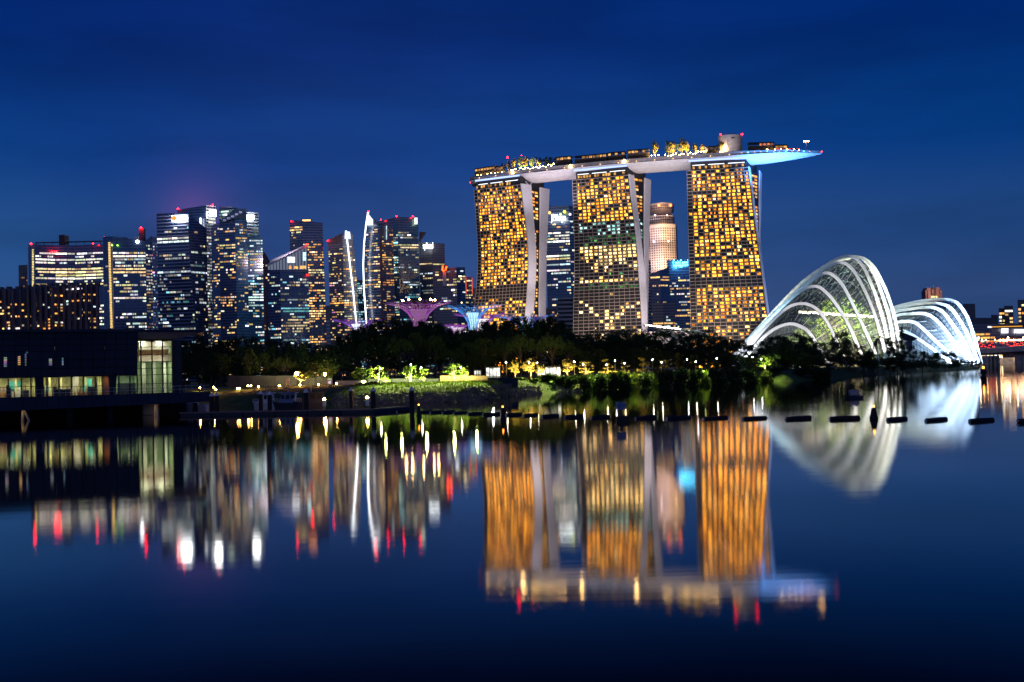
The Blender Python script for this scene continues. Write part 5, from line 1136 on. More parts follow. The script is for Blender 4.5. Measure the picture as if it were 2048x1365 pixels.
# ------------------------------------------------------------------ glass domes
def catmull(pts, n):
    q = [pts[0] * 2 - pts[1]] + pts + [pts[-1] * 2 - pts[-2]]; out = []
    segs = len(pts) - 1
    for i in range(n + 1):
        t = i / n * segs; k = min(int(t), segs - 1); f = t - k; a, b, c, d = q[k:k + 4]
        out.append(.5 * ((2 * b) + (c - a) * f + (2 * a - 5 * b + 4 * c - d) * f * f + (3 * b - a - 3 * c + d) * f ** 3))
    return out
def resample(pts, n):
    L = [0]
    for a, b in zip(pts, pts[1:]): L.append(L[-1] + (b - a).length)
    out = []; k = 0
    for i in range(n + 1):
        s = L[-1] * i / n
        while k < len(L) - 2 and L[k + 1] < s: k += 1
        out.append(pts[k].lerp(pts[k + 1], (s - L[k]) / max(1e-6, L[k + 1] - L[k])))
    return out
def glass_mat(name, tint, nu, nv):
    mt = DATA.materials.new(name); mt.use_nodes = True; t = mt.node_tree; t.nodes.clear(); L = t.links.new
    out = N(t, 'ShaderNodeOutputMaterial'); tr = N(t, 'ShaderNodeBsdfTransparent'); tr.inputs[0].default_value = (*tint, 1); gl = N(t, 'ShaderNodeBsdfGlossy'); gl.inputs['Roughness'].default_value = .12
    fr = N(t, 'ShaderNodeFresnel'); fr.inputs[0].default_value = 1.35; m1 = N(t, 'ShaderNodeMixShader'); L(fr.outputs[0], m1.inputs[0]); fz = N(t, 'ShaderNodeBsdfDiffuse'); fz.inputs[0].default_value = (.75, .8, .85, 1); m0 = N(t, 'ShaderNodeMixShader'); m0.inputs[0].default_value = .10 if nu and tint[0] > .8 else .2; L(tr.outputs[0], m0.inputs[1]); L(fz.outputs[0], m0.inputs[2]); L(m0.outputs[0], m1.inputs[1]); L(gl.outputs[0], m1.inputs[2])
    uv = N(t, 'ShaderNodeUVMap'); sp = N(t, 'ShaderNodeSeparateXYZ'); L(uv.outputs[0], sp.inputs[0]); prev = None
    for o, n, w in ((0, nu, .14), (1, nv, .14)):
        ml = N(t, 'ShaderNodeMath', operation='MULTIPLY'); L(sp.outputs[o], ml.inputs[0]); ml.inputs[1].default_value = n; f = N(t, 'ShaderNodeMath', operation='FRACT'); L(ml.outputs[0], f.inputs[0]); c = N(t, 'ShaderNodeMath', operation='LESS_THAN'); L(f.outputs[0], c.inputs[0]); c.inputs[1].default_value = w
        if prev is None: prev = c.outputs[0]
        else: mx = N(t, 'ShaderNodeMath', operation='MAXIMUM'); L(prev, mx.inputs[0]); L(c.outputs[0], mx.inputs[1]); prev = mx.outputs[0]
    df = N(t, 'ShaderNodeBsdfDiffuse'); df.inputs[0].default_value = (.05, .055, .06, 1); m2 = N(t, 'ShaderNodeMixShader'); L(prev, m2.inputs[0]); L(m1.outputs[0], m2.inputs[1]); L(df.outputs[0], m2.inputs[2]); L(m2.outputs[0], out.inputs[0])
    return mt
def dome(label, ribs, Ys, tint, thick, name='glass_dome'):
    q = P(ribs[0][0][0], 735, Ys[0][0]); root = thing(name, label, 'conservatory', (q.x, q.y, 3)); curves = []
    for r, (Ya, Yb) in zip(ribs, Ys):
        n = len(r); pts = [P(x, y, lerp(Ya, Yb, i / (n - 1))) for i, (x, y) in enumerate(r)]
        def down(a, b):
            d = (b - a); 
            if b.z < 3.2 or d.z > -.05: return None
            k = (b.z - 2.5) / -d.z; return b + d * k
        e = down(pts[-2], pts[-1]); s = down(pts[1], pts[0])
        if e is not None: pts.append(e)
        if s is not None and (s - pts[0]).length < 90: pts.insert(0, s)
        curves.append(resample(catmull(pts, 90), 60))
    for c in curves:
        mb = MB(); w, h = thick * .5, thick * .62; rings = []
        for i, p in enumerate(c):
            d = (c[min(i + 1, 60)] - c[max(i - 1, 0)]).normalized(); y = Vector((0, 1, 0)); y = (y - d * y.dot(d)).normalized(); z = d.cross(y); rings.append([p - y * w - z * h, p + y * w - z * h, p + y * w + z * h, p - y * w + z * h])
        for a, b in zip(rings, rings[1:]):
            for k in range(4): mb.quad(a[k], b[k], b[(k + 1) % 4], a[(k + 1) % 4])
        mb.poly(rings[0]); mb.poly(rings[-1]); mb.build('rib', 'steel', root)
    gm = glass_mat(name + '_glass_%d' % len(ribs), tint, 40, 5)
    def shrink(c): return [Vector((lerp(p.x, c[30].x, .025), p.y + .6, 3 + (p.z - 3) * .965)) for p in c]
    inner = [shrink(c) for c in curves]
    back = [Vector((lerp(p.x, inner[-1][30].x, .25), p.y + 45, 3 + (p.z - 3) * .6)) for p in inner[-1]]; back2 = [Vector((lerp(p.x, inner[-1][30].x, .5), p.y + 75, 3 + (p.z - 3) * .04)) for p in inner[-1]]
    for a, b in zip(inner + [back], inner[1:] + [back, back2]):
        mb = MB(); 
        for i in range(60): mb.quad(a[i], a[i + 1], b[i + 1], b[i], uv=[(i / 60, 0), ((i + 1) / 60, 0), ((i + 1) / 60, 1), (i / 60, 1)])
        mb.build('glass_panel', gm, root)
    # front face below the first rib
    mb = MB(); a = inner[0]
    for i in range(60): mb.quad(Vector((a[i].x, a[i].y - 1, 2.5)), Vector((a[i + 1].x, a[i + 1].y - 1, 2.5)), a[i + 1], a[i], uv=[(i / 60, 0), ((i + 1) / 60, 0), ((i + 1) / 60, 1), (i / 60, 1)])
    mb.build('glass_panel', gm, root)
    # struts from the ribs down to the glass shell
    mb = MB()
    for c, s in zip(curves, inner[1:] + [back]):
        for i in range(6, 58, 4): mb.tube([c[i], s[i].lerp(c[i], .35)], .10, 4, False)
    mb.build('strut', 'steel', root)
    return root, curves, inner
TALL = [[(1515, 688), (1530, 672), (1555, 655), (1582, 648), (1605, 655), (1620, 668), (1634, 690)],
        [(1503, 688), (1530, 657), (1560, 627), (1585, 611), (1611, 608), (1635, 620), (1656, 648), (1672, 682)],
        [(1498, 686), (1522, 659), (1563, 615), (1602, 582), (1632, 573), (1653, 586), (1675, 613), (1697, 651), (1718, 699)],
        [(1495, 684), (1535, 642), (1585, 595), (1624, 561), (1655, 546), (1681, 565), (1703, 604), (1725, 651), (1750, 705)],
        [(1493, 684), (1549, 626), (1604, 572), (1650, 537), (1682, 525), (1703, 537), (1721, 565), (1738, 601), (1753, 642), (1769, 703)],
        [(1491.6, 684), (1544, 626), (1598, 570), (1646, 534), (1680, 515.5), (1703, 514), (1724, 530), (1741, 565), (1755, 601), (1768, 645), (1780, 703)],
        [(1492, 684), (1545, 627), (1600, 571), (1649, 534), (1686, 516), (1716, 514), (1736, 528), (1752, 556), (1768, 601), (1780, 643), (1790, 703)],
        [(1493, 685), (1547, 628), (1603, 572), (1654, 536), (1692, 519), (1722, 515), (1744, 530), (1760, 556), (1777, 595), (1791, 642), (1801, 703)]]
tall, TC, TI = dome('tall glass dome with pale fanning arches and green planting glowing inside', TALL, [(560, 548), (566, 556), (574, 568), (583, 580), (592, 592), (601, 604), (610, 616), (619, 628)], (.86, .93, .90), 1.15)
LOW = [[(1790, 668), (1804, 663), (1818, 667), (1840, 681), (1860, 695), (1871, 703)], [(1770, 655), (1796, 645), (1824, 644), (1840, 653), (1862, 674), (1879, 690), (1893, 702)], [(1765, 650), (1792, 632), (1825, 628), (1849, 628), (1868, 637), (1888, 658), (1904, 679), (1921, 701)],
       [(1762, 645), (1789, 625), (1818, 619), (1842, 616), (1866, 616), (1885, 624), (1904, 648), (1921, 673), (1936, 703)], [(1760, 640), (1788, 620), (1818, 612), (1850, 607), (1880, 608), (1901, 617), (1919, 641), (1935, 670), (1949, 706)], [(1758, 638), (1788, 616), (1815, 608), (1845, 602), (1880, 599), (1906, 602), (1923, 616), (1938, 643), (1949, 679), (1960, 717)]]
low, LC, LI = dome('lower glass dome behind the tall one, its white arches blazing blue white at the right', LOW, [(640, 640), (652, 652), (664, 664), (676, 676), (688, 688), (700, 700)], (.70, .88, .95), 1.35)
def dome_light():
    for c, w in zip(TC, (.5, .6, .8, .9, 1.0, 1.0, 1.1, 1.2)):
        a, b = c[2], c[-3]
        spot('rib_uplight', Vector((b.x + 3, b.y - 7, 4)), c[40], 62000 * w, (1, .93, .86), 75, .8, .3); spot('rib_uplight', Vector((a.x - 2, a.y - 8, 5)), c[22], 70000 * w, (.90, .95, 1), 75, .8, .3)
        spot('rib_uplight', Vector((b.x + 2, b.y - 22, 4)), c[30], 95000 * w, (1, .96, .92), 40, .9, .3)
    for c, w in zip(LC, (.6, .8, 1.0, 1.3, 1.8, 2.6)):
        b = c[-3]; spot('rib_uplight', Vector((b.x - 2, b.y - 8, 5)), c[42], 75000 * w, (.42, .66, 1), 90, .9, .3); spot('rib_uplight', Vector((b.x + 2, b.y - 25, 4)), c[34], 90000 * w, (.45, .68, 1), 60, .9, .3)
    for x, y, Y, w in ((1925, 700, 655, 1.0), (1940, 705, 672, 1.6), (1905, 700, 640, .7)): p = P(x, y, Y); spot('foot_flood', Vector((p.x, p.y - 8, 4)), p + Vector((4, 20, 12)), 220000 * w, (.55, .74, 1), 120, 1, .3)
    # lamps among the planting inside
    for x, y, Y, w, col in ((1600, 680, 590, 1.3, (1, .92, .62)), (1650, 660, 600, 1.8, (1, .94, .62)), (1690, 640, 606, 1.8, (1, .97, .66)), (1725, 660, 612, 1.3, (1, .95, .7)), (1580, 672, 570, .7, (.4, .75, 1)), (1690, 600, 625, .9, (.6, .9, 1)), (1740, 600, 628, .8, (.6, .85, 1))):
        spot('plant_lamp', P(x, y - 12, Y - 14), P(x + 4, y, Y + 20), 140000 * w, col, 125, .9, 1.0)
    for x, y, Y, w in ((1850, 690, 690, 1), (1885, 690, 700, 1.3), (1910, 680, 705, 1.2), (1865, 655, 705, .6)): spot('plant_lamp', P(x, y, Y - 10), P(x + 3, y - 8, Y + 20), 40000 * w, (.35, .65, 1), 130, .9, 1.0)
    # the planted mountain and the lit walkway inside the tall dome
    cl = []
    for _ in range(300):
        t = rnd(); x = lerp(1555, 1765, t); hmax = clampinterp([(1560, 675), (1620, 615), (1665, 575), (1700, 565), (1735, 600), (1765, 660)], x); y = lerp(hmax + 18, 715, rnd() ** .7); p = P(x, y, uni(612, 628)); cl.append((p.x, p.y, max(3, p.z), uni(1.6, 3.6)))
    me = leaf_mesh('planted_mountain', cl, 60, .5, .9); t = thing('planted_mountain', 'green planted mountain seen through the glass of the tall dome', 'garden', P(1680, 735, 620)); me2 = me; o = put(me, 'foliage', 'leafy', t); o.location = -ORG[t]
    MB().lathe([(20, 0), (15, 14), (9, 26), (3, 34)], P(1680, 735, 640), 14).build('rock', 'bark', t)
    t = thing('walkway', 'glowing walkway crossing inside the tall dome behind its ribs', 'walkway', P(1680, 630, 603))
    a = [P(1598, 625, 596), P(1628, 626, 600), P(1660, 628, 604), P(1700, 631, 606), P(1748, 634, 607)]; mb = MB()
    for p0, p1 in zip(a, a[1:]): mb.hexa([p0 - Vector((0, 0, .5)), p1 - Vector((0, 0, .5)), p1 + Vector((0, 2, -.5)), p0 + Vector((0, 2, -.5)), p0, p1, p1 + Vector((0, 2, 0)), p0 + Vector((0, 2, 0))])
    mb.build('deck', 'white', t); mb = MB(); mb.tube([p + Vector((0, -.3, .4)) for p in a], .42, 6); mb.build('light_strip', emat('walkway_light', (1, .80, .55), 3.0), t)
    cl = []
    for _ in range(60): p = P(uni(1815, 1935), uni(690, 712), uni(690, 715)); cl.append((p.x, p.y, 3 + uni(0, 7), uni(1.6, 3)))
    t = thing('planting', 'dim planting behind the blue glass of the lower dome', 'garden', P(1870, 733, 700)); o = put(leaf_mesh('planting', cl, 40, .5), 'foliage', 'leaf', t); o.location = -ORG[t]
dome_light()
t = thing('canopy_pavilion', 'small dark pavilion with an upturned pointed roof between the domes', 'pavilion', P(1825, 735, 560)); mb = MB(); mb.hexa([P(1806, 681, 556), P(1826, 683, 556), P(1826, 683, 566), P(1806, 681, 566), P(1802, 664, 556), P(1836, 677, 556), P(1836, 677, 566), P(1802, 664, 566)]); mb.build('roof', 'dark', t)
mb = MB(); pbox(mb, 1812, 682, 1824, 700, 560, 4); mb.build('wall', 'stone', t)

# ------------------------------------------------------------------ funnel towers in the garden
def supertree(label, px, y_rim, Y, half, y_neck, neck, rod_col, core_col, core_s, lights, disc=False):
    base = at_z(px, Y, 3); zr, zn = P(px, y_rim, Y).z, P(px, y_neck, Y).z; k = Y / FPX; Rr, Rn = half * k, neck * k
    t = thing('funnel_tower', label, 'garden tower', base, 'funnel shaped garden towers'); cx = at_z(px, Y, zr)
    mb = MB(); n = 17; H = zr - zn
    def pt(a, s, tw=0):
        r = Rn * .8 + (Rr - Rn * .8) * s ** 1.9; z = zn - H * .35 + H * 1.35 * (1 - max(0, 1 - s) ** 1.5) ; return Vector((cx.x + r * math.cos(a + tw), cx.y + r * math.sin(a + tw), z))
    for i in range(n):
        a = 2 * math.pi * i / n
        for tw in (-.16, .16): mb.tube([pt(a, s, tw * s) for s in (0, .2, .4, .6, .75)] , .12, 4, False)
        for f in (-.14, 0, .13): e = pt(a, 1.0 + uni(-.08, .08), f); mb.tube([pt(a, .75, .12), e + Vector((0, 0, uni(-.5, .6)))], .075, 3, False)
    for s in (.15, .35, .55, .75): mb.tube([pt(2 * math.pi * i / 32, s) for i in range(33)], .10, 4, False)
    rm, tt, bb = bsdf('led_branch_%d' % px); tc = N(tt, 'ShaderNodeTexCoord'); no = N(tt, 'ShaderNodeTexNoise'); no.inputs['Scale'].default_value = .35; tt.links.new(tc.outputs['Object'], no.inputs[0])
    cr = N(tt, 'ShaderNodeValToRGB'); cr.color_ramp.elements[0].position = .38; cr.color_ramp.elements[1].position = .62; cr.color_ramp.elements[0].color = (*[q * .25 for q in lights[-1][2]], 1); cr.color_ramp.elements[1].color = (*lights[0][2], 1)
    tt.links.new(no.outputs[0], cr.inputs[0]); tt.links.new(cr.outputs[0], bb.inputs['Emission Color']); bb.inputs['Emission Strength'].default_value = .5 if lights[0][2] != BLU else .95; bb.inputs['Base Color'].default_value = (*rod_col, 1); rm.cycles.emission_sampling = 'NONE'
    mb.build('branch_canopy', rm, t)
    MB().lathe([(Rn * .75, 0), (Rn * .6, zn * .5), (Rn * .7, zn - 3 - H * .35)], (base.x, base.y, 3), 14).build('trunk', 'leaf' if False else 'bark', t)
    prof = [(lerp(Rn * .55, Rn * 1.25, s ** 1.8), zn - 3 - H * .35 + H * .95 * s) for s in (0, .25, .5, .75, 1)]
    MB().lathe(prof, (cx.x, cx.y, 3), 20).build('lit_core', emat('core_light_%d' % px, core_col, core_s), t)
    if disc:
        c = Vector((cx.x, cx.y, zr)); MB().lathe([(Rr * .45, -.6), (Rr * .5, 0), (Rr * .5, 1.0), (Rr * .42, 1.1)], c, 24).build('roof_terrace', 'dark', t)
        for i in range(9): a = 2 * math.pi * i / 9; MB().ball(c + Vector((Rr * .5 * math.cos(a), Rr * .5 * math.sin(a), 1.5)), .45, 6).build('lamp', 'bulb', t)
    return t
PUR, VIO, BLU = (.70, .10, .95), (.36, .12, 1), (.06, .34, 1)
supertree('largest funnel tower, purple steel branches with a lit restaurant on top', 837, 606, 660, 66, 641, 15, (.60, .35, .62), (.85, .35, .85), .3, [(-3, 5200, PUR, .55), (-6, 4200, VIO, .8), (2.5, 1500, (1, .6, .6), .4)], True)
supertree('blue and white funnel tower, brightest of the blue ones', 945, 612, 640, 55, 648, 10, (.45, .55, .75), (.50, .85, 1), 1.3, [(-3, 3600, BLU, .8), (-7, 2600, (.15, .4, 1), .5)])
supertree('purple funnel tower with a white core standing behind the blue one', 962, 628, 690, 54, 655, 12, (.6, .4, .6), (1, .95, 1), 1.6, [(-3, 3800, PUR, .75), (-6, 1500, VIO, .5)])
supertree('low blue funnel tower cut by the tree line, nearest the left hotel tower foot', 1050, 632, 640, 54, 662, 11, (.45, .5, .7), (.55, .88, 1), 1.4, [(-3, 3600, BLU, .75), (-5, 1200, VIO, .5)])
supertree('low violet funnel tower with a white blue core at the left end of the row', 716, 640, 640, 53, 662, 11, (.5, .4, .65), (.80, .88, 1), 1.5, [(-3, 3000, VIO, .75), (-5, 1400, PUR, .5)])
supertree('small pinkish white funnel tower mostly hidden by leaves', 915, 650, 700, 28, 664, 10, (.6, .5, .6), (1, .85, .95), 1.0, [(-3, 1400, PUR, .6)])

# ------------------------------------------------------------------ white vaulted canopy behind the trees
def vaults():
    t = thing('canopy_hall', 'low hall of bright white curved roof bands between two hotel towers', 'hall', P(1335, 735, 900))
    for k in range(6):
        pts = [P(1290 + k * 18 + s * 46, 652 + 2 * k + 16 * s * s * .95, 900 - k * 6) for s in np.linspace(0, 1, 9)]; mb = MB()
        for a, b in zip(pts, pts[1:]): mb.hexa([a, b, b + Vector((0, 14, .4)), a + Vector((0, 14, .4)), a + Vector((0, 0, 1.0)), b + Vector((0, 0, 1.0)), b + Vector((0, 14, 1.4)), a + Vector((0, 14, 1.4))])
        mb.build('roof_band', 'white', t)
        spot('canopy_spot', P(1300 + k * 18, 640, 880), pts[4], 120000, (1, .78, .72), 100, 1, .6)
    mb = MB(); pbox(mb, 1290, 662, 1380, 700, 915, 30); mb.build('wall', 'stone', t)
vaults()

# ------------------------------------------------------------------ garden on the roof deck
def roof_garden():
    g1, g2 = 'lamp lit palms on the left of the roof deck', 'lamp lit palms on the middle of the roof deck'
    for (x, y, hw, k) in ((1018, 322, 6, 'lito'), (1028, 318, 7, 'lito'), (1040, 314, 7, 'round0'), (1052, 314, 8, 'lito'), (1064, 316, 6, 'round1'), (1073, 308, 6, 'palm'), (1080, 317, 6, 'lito'), (1092, 313, 8, 'round2'), (1103, 314, 8, 'round0'), (1112, 315, 6, 'round1'), (1006, 327, 6, 'round1')):
        d = deck_at(x, 9); tree_at(k, x, y, d.y, hw, 'small tree lit by bulbs in the left garden of the roof deck', g1, d.z)
    for (x, y, hw, k) in ((1310, 283, 8, 'lito'), (1308, 281, 6, 'palm'), (1338, 281, 8, 'round0'), (1346, 284, 8, 'lito'), (1356, 281, 8, 'palm'), (1365, 278, 9, 'lito'), (1374, 284, 7, 'lito'), (1389, 285, 7, 'palm'), (1392, 289, 6, 'lito'), (1406, 290, 6, 'lito'), (1445, 284, 9, 'lito')):
        d = deck_at(x, 9); tree_at(k, x, y, d.y, hw, 'small tree lit gold by bulbs in the middle garden of the roof deck', g2, d.z)
    bt = thing('garden_lamp', '', 'garden lamp'); MB().tube([(0, 0, 0), (0, 0, 1)], .06, 5).build('post', 'dark', bt); MB().ball((0, 0, 0), .34, 6).build('bulb', 'bulb', bt); TM['bulb'] = bt
    def bulb(x, back, h, lab, g):
        d = deck_at(x, back); r = place(bt, d, 0, None, lab, g)
        for ch in r.children:
            if ch.name.startswith('post'): ch.scale = (1, 1, h)
            else: ch.location = (0, 0, h)
    for x in (1022, 1026, 1031, 1036, 1042, 1047, 1051, 1056, 1061, 1066, 1073, 1077, 1082, 1087, 1091, 1097, 1103, 1108): bulb(x + uni(-1, 1), uni(3.5, 6.5), uni(1.2, 4.2), 'warm garden lamp among the left trees of the roof deck', 'garden lamps left on the roof deck')
    for x in (1304, 1311, 1317, 1331, 1336, 1342, 1347, 1352, 1358, 1363, 1368, 1376, 1381, 1386, 1391, 1396, 1402, 1408, 1440, 1448): bulb(x + uni(-1, 1), uni(3.5, 6.5), uni(1.2, 4.0), 'warm garden lamp among the middle trees of the roof deck', 'garden lamps in the middle of the roof deck')
    for x in (955, 962, 968, 975, 982, 990, 996, 1004, 1535, 1550, 1562, 1575, 1588, 1598): bulb(x, uni(2.5, 4), uni(.8, 1.8), 'small warm lamp near an end of the roof deck', 'small lamps at the ends of the roof deck')
    for (x, w) in ((1040, 1.0), (1056, 1.0), (1075, .7), (1312, 1.0), (1345, 1.0), (1366, 1.2), (1392, .8), (1406, .7), (1445, .18)):
        d = deck_at(x, 6); spot('garden_glow', d + Vector((1.0, -4.2, 3.8)), d + Vector((0, 4, 5.2)), 110000 * w, (1, .62, .18), 130, .8, .4)
    def pav(x0, x1, ytop, lab, h=3.4, glow=(1.0, .48, .12), s=.8, back=5, roof='dark'):
        a, b = deck_at(x0, back), deck_at(x1, back); r = thing('roof_pavilion', lab, 'pavilion', a); n = max(3, int((b - a).length / 3.2)); k = (b - a).normalized(); nr = Vector((-k.y, k.x, 0)); up = Vector((0, 0, 1)); hh = P(x0, ytop, a.y).z - a.z; hh = max(hh, 3.0)
        mb = MB(); e = k * 1.0 - nr * 0; mb.hexa([a - k * .8 - nr * 1.2 + up * (hh - 1.3), b + k * .8 - nr * 1.2 + up * (hh - 1.3), b + k * .8 + nr * 7 + up * (hh - 1.3), a - k * .8 + nr * 7 + up * (hh - 1.3), a + up * hh + nr * 1.0, b + up * hh + nr * 1.0, b + nr * 5 + up * hh, a + nr * 5 + up * hh]); mb.build('roof', roof, r)
        for i in range(n):
            if rnd() < .85:
                w = MB()
                g = s * uni(.3, 1.7); p, q = a.lerp(b, (i + .12) / n), a.lerp(b, (i + .88) / n); z0_, z1_ = up * max(.9, hh - 3.4), up * (hh - 1.5); w.quad(p + z0_, q + z0_, q + z1_, p + z1_, col=tuple(c * g for c in glow)); w.build('lit_bay', 'lit', r)
        c = MB()
        for i in range(n + 1): p = a.lerp(b, i / n) - nr * .2; c.tube([p, p + up * (hh - .6)], .16, 5)
        c.build('post', 'dark', r); c = MB(); c.hexa([a - nr * .3, b - nr * .3, b + nr * 6, a + nr * 6, a - nr * .3 + up * max(.85, hh - 3.5), b - nr * .3 + up * max(.85, hh - 3.5), b + nr * 6 + up * max(.85, hh - 3.5), a + nr * 6 + up * max(.85, hh - 3.5)]); c.build('planter', 'bark', r)
    pav(950, 990, 337, 'low amber lit pavilion at the rounded left end of the roof deck', s=.6); pav(993, 1006, 333, 'tiny dark pavilion left of the red beacon on the deck', s=.35)
    pav(1113, 1142, 314, 'amber lit pavilion right of the left deck garden', s=.7); pav(1150, 1213, 312, 'long dark roofed pavilion with a row of amber bays on the deck', s=.55); pav(1216, 1250, 305, 'amber lit stepped pavilion right of the long pavilion', s=.8); pav(1256, 1298, 300, 'pavilion with a broad pale eave left of the middle deck palms', s=.65)
    pav(1412, 1436, 293, 'low dim brown pavilion left of the deck service block', s=.12); pav(1497, 1548, 285, 'long restaurant pavilion with red and amber bays near the blue deck tip', s=.55, glow=(1, .30, .10)); pav(1550, 1575, 289, 'short amber lit bar pavilion near the blue deck tip', s=.8)
    d = deck_at(1464, 8); e = deck_at(1484, 8); r = thing('service_block', 'large curved pale service block with red beacons on the roof deck', 'plant room', d); c = (deck_at(1440, 9) + deck_at(1488, 9)) / 2; zt = P(1464, 270, c.y).z; wv = 11.3
    poly = [(c.x + wv * math.cos(a), c.y + 6 + 7.5 * math.sin(a)) for a in np.linspace(0, 2 * math.pi, 25)[:-1]]; MB().prism(poly, c.z, zt).build('wall', 'pinkwall' if False else 'concrete', r); MB().prism([(x * .5 + c.x * .5, y * .5 + (c.y + 6) * .5) for x, y in poly[:24]], zt, zt + 1.6).build('roof_hut', 'dark', r)
    MB().box((c.x + 1, c.y - 1.7, zt - 3.2), (3.2, .3, 1.2)).build('vent', 'dark', r)
    for x in (1441.5, 1484): MB().ball(P(x, 269, c.y + 3), .7, 8).build('beacon_lamp', 'red', r)
    spot('block_spot', Vector((c.x - 6, c.y - 14, c.z + 2)), Vector((c.x, c.y, zt - 4)), 9000, (1, .80, .74), 110, 1, .5)
    d = deck_at(1016, 6); r = thing('beacon_mast', 'mast with a bright red beacon beside the left deck garden', 'mast', d); zt = P(1015.5, 315, d.y).z; MB().tube([d, (d.x, d.y, zt - .5)], .25, 6).build('pole', 'dark', r); MB().ball((d.x, d.y, zt), .9, 8).build('beacon_lamp', 'red', r); MB().ball(P(1043, 311, d.y), .35, 6).build('beacon_lamp', 'red', r)
    d = deck_at(1613, 4); r = thing('lamp_mast', 'tall T shaped lamp mast near the blue tip of the roof deck', 'mast', d); zt = P(1613, 284, d.y).z; MB().tube([d, (d.x, d.y, zt)], .3, 6).box((d.x, d.y, zt), (4.6, .6, .6)).build('pole', 'concrete', r)
    for k in (-2, -.7, .7, 2): MB().ball((d.x + k, d.y - .4, zt + .4), .3, 6).build('lamp', 'bulb', r)
    um = thing('parasol', '', 'parasol'); MB().tube([(0, 0, 0), (0, 0, 2.6)], .08, 5).build('pole', 'dark', um); M['redcloth'] = pmat('red_cloth', (.5, .03, .04), .8); MB().lathe([(1.9, 2.2), (1.0, 2.75), (.05, 3.1)], (0, 0, 0), 8).build('canopy', 'redcloth', um)
    for x in (1553, 1559, 1565, 1572, 1578, 1584, 1590, 1596): place(um, deck_at(x, 3), 0, None, 'red parasol on the terrace near the blue deck tip', 'red parasols on the deck'); 
    for x in (1562, 1584): d = deck_at(x, 1.5); spot('terrace_glow', d + Vector((0, -.8, 1.2)), d + Vector((0, 4, 2)), 900, (1, .55, .3), 140, .8, .3)
    cl = []
    for i in range(240):
        x = uni(946, 1500); d = deck_at(x, uni(1.2, 4)); cl.append((d.x, d.y, d.z + uni(.3, .9), uni(.5, .9)))
    me = leaf_mesh('deck_planting', cl, 24, .3); me.materials.append(M['leaf']); o = DATA.objects.new('ground_cover', me); COL.objects.link(o); o['kind'] = 'stuff'
roof_garden()

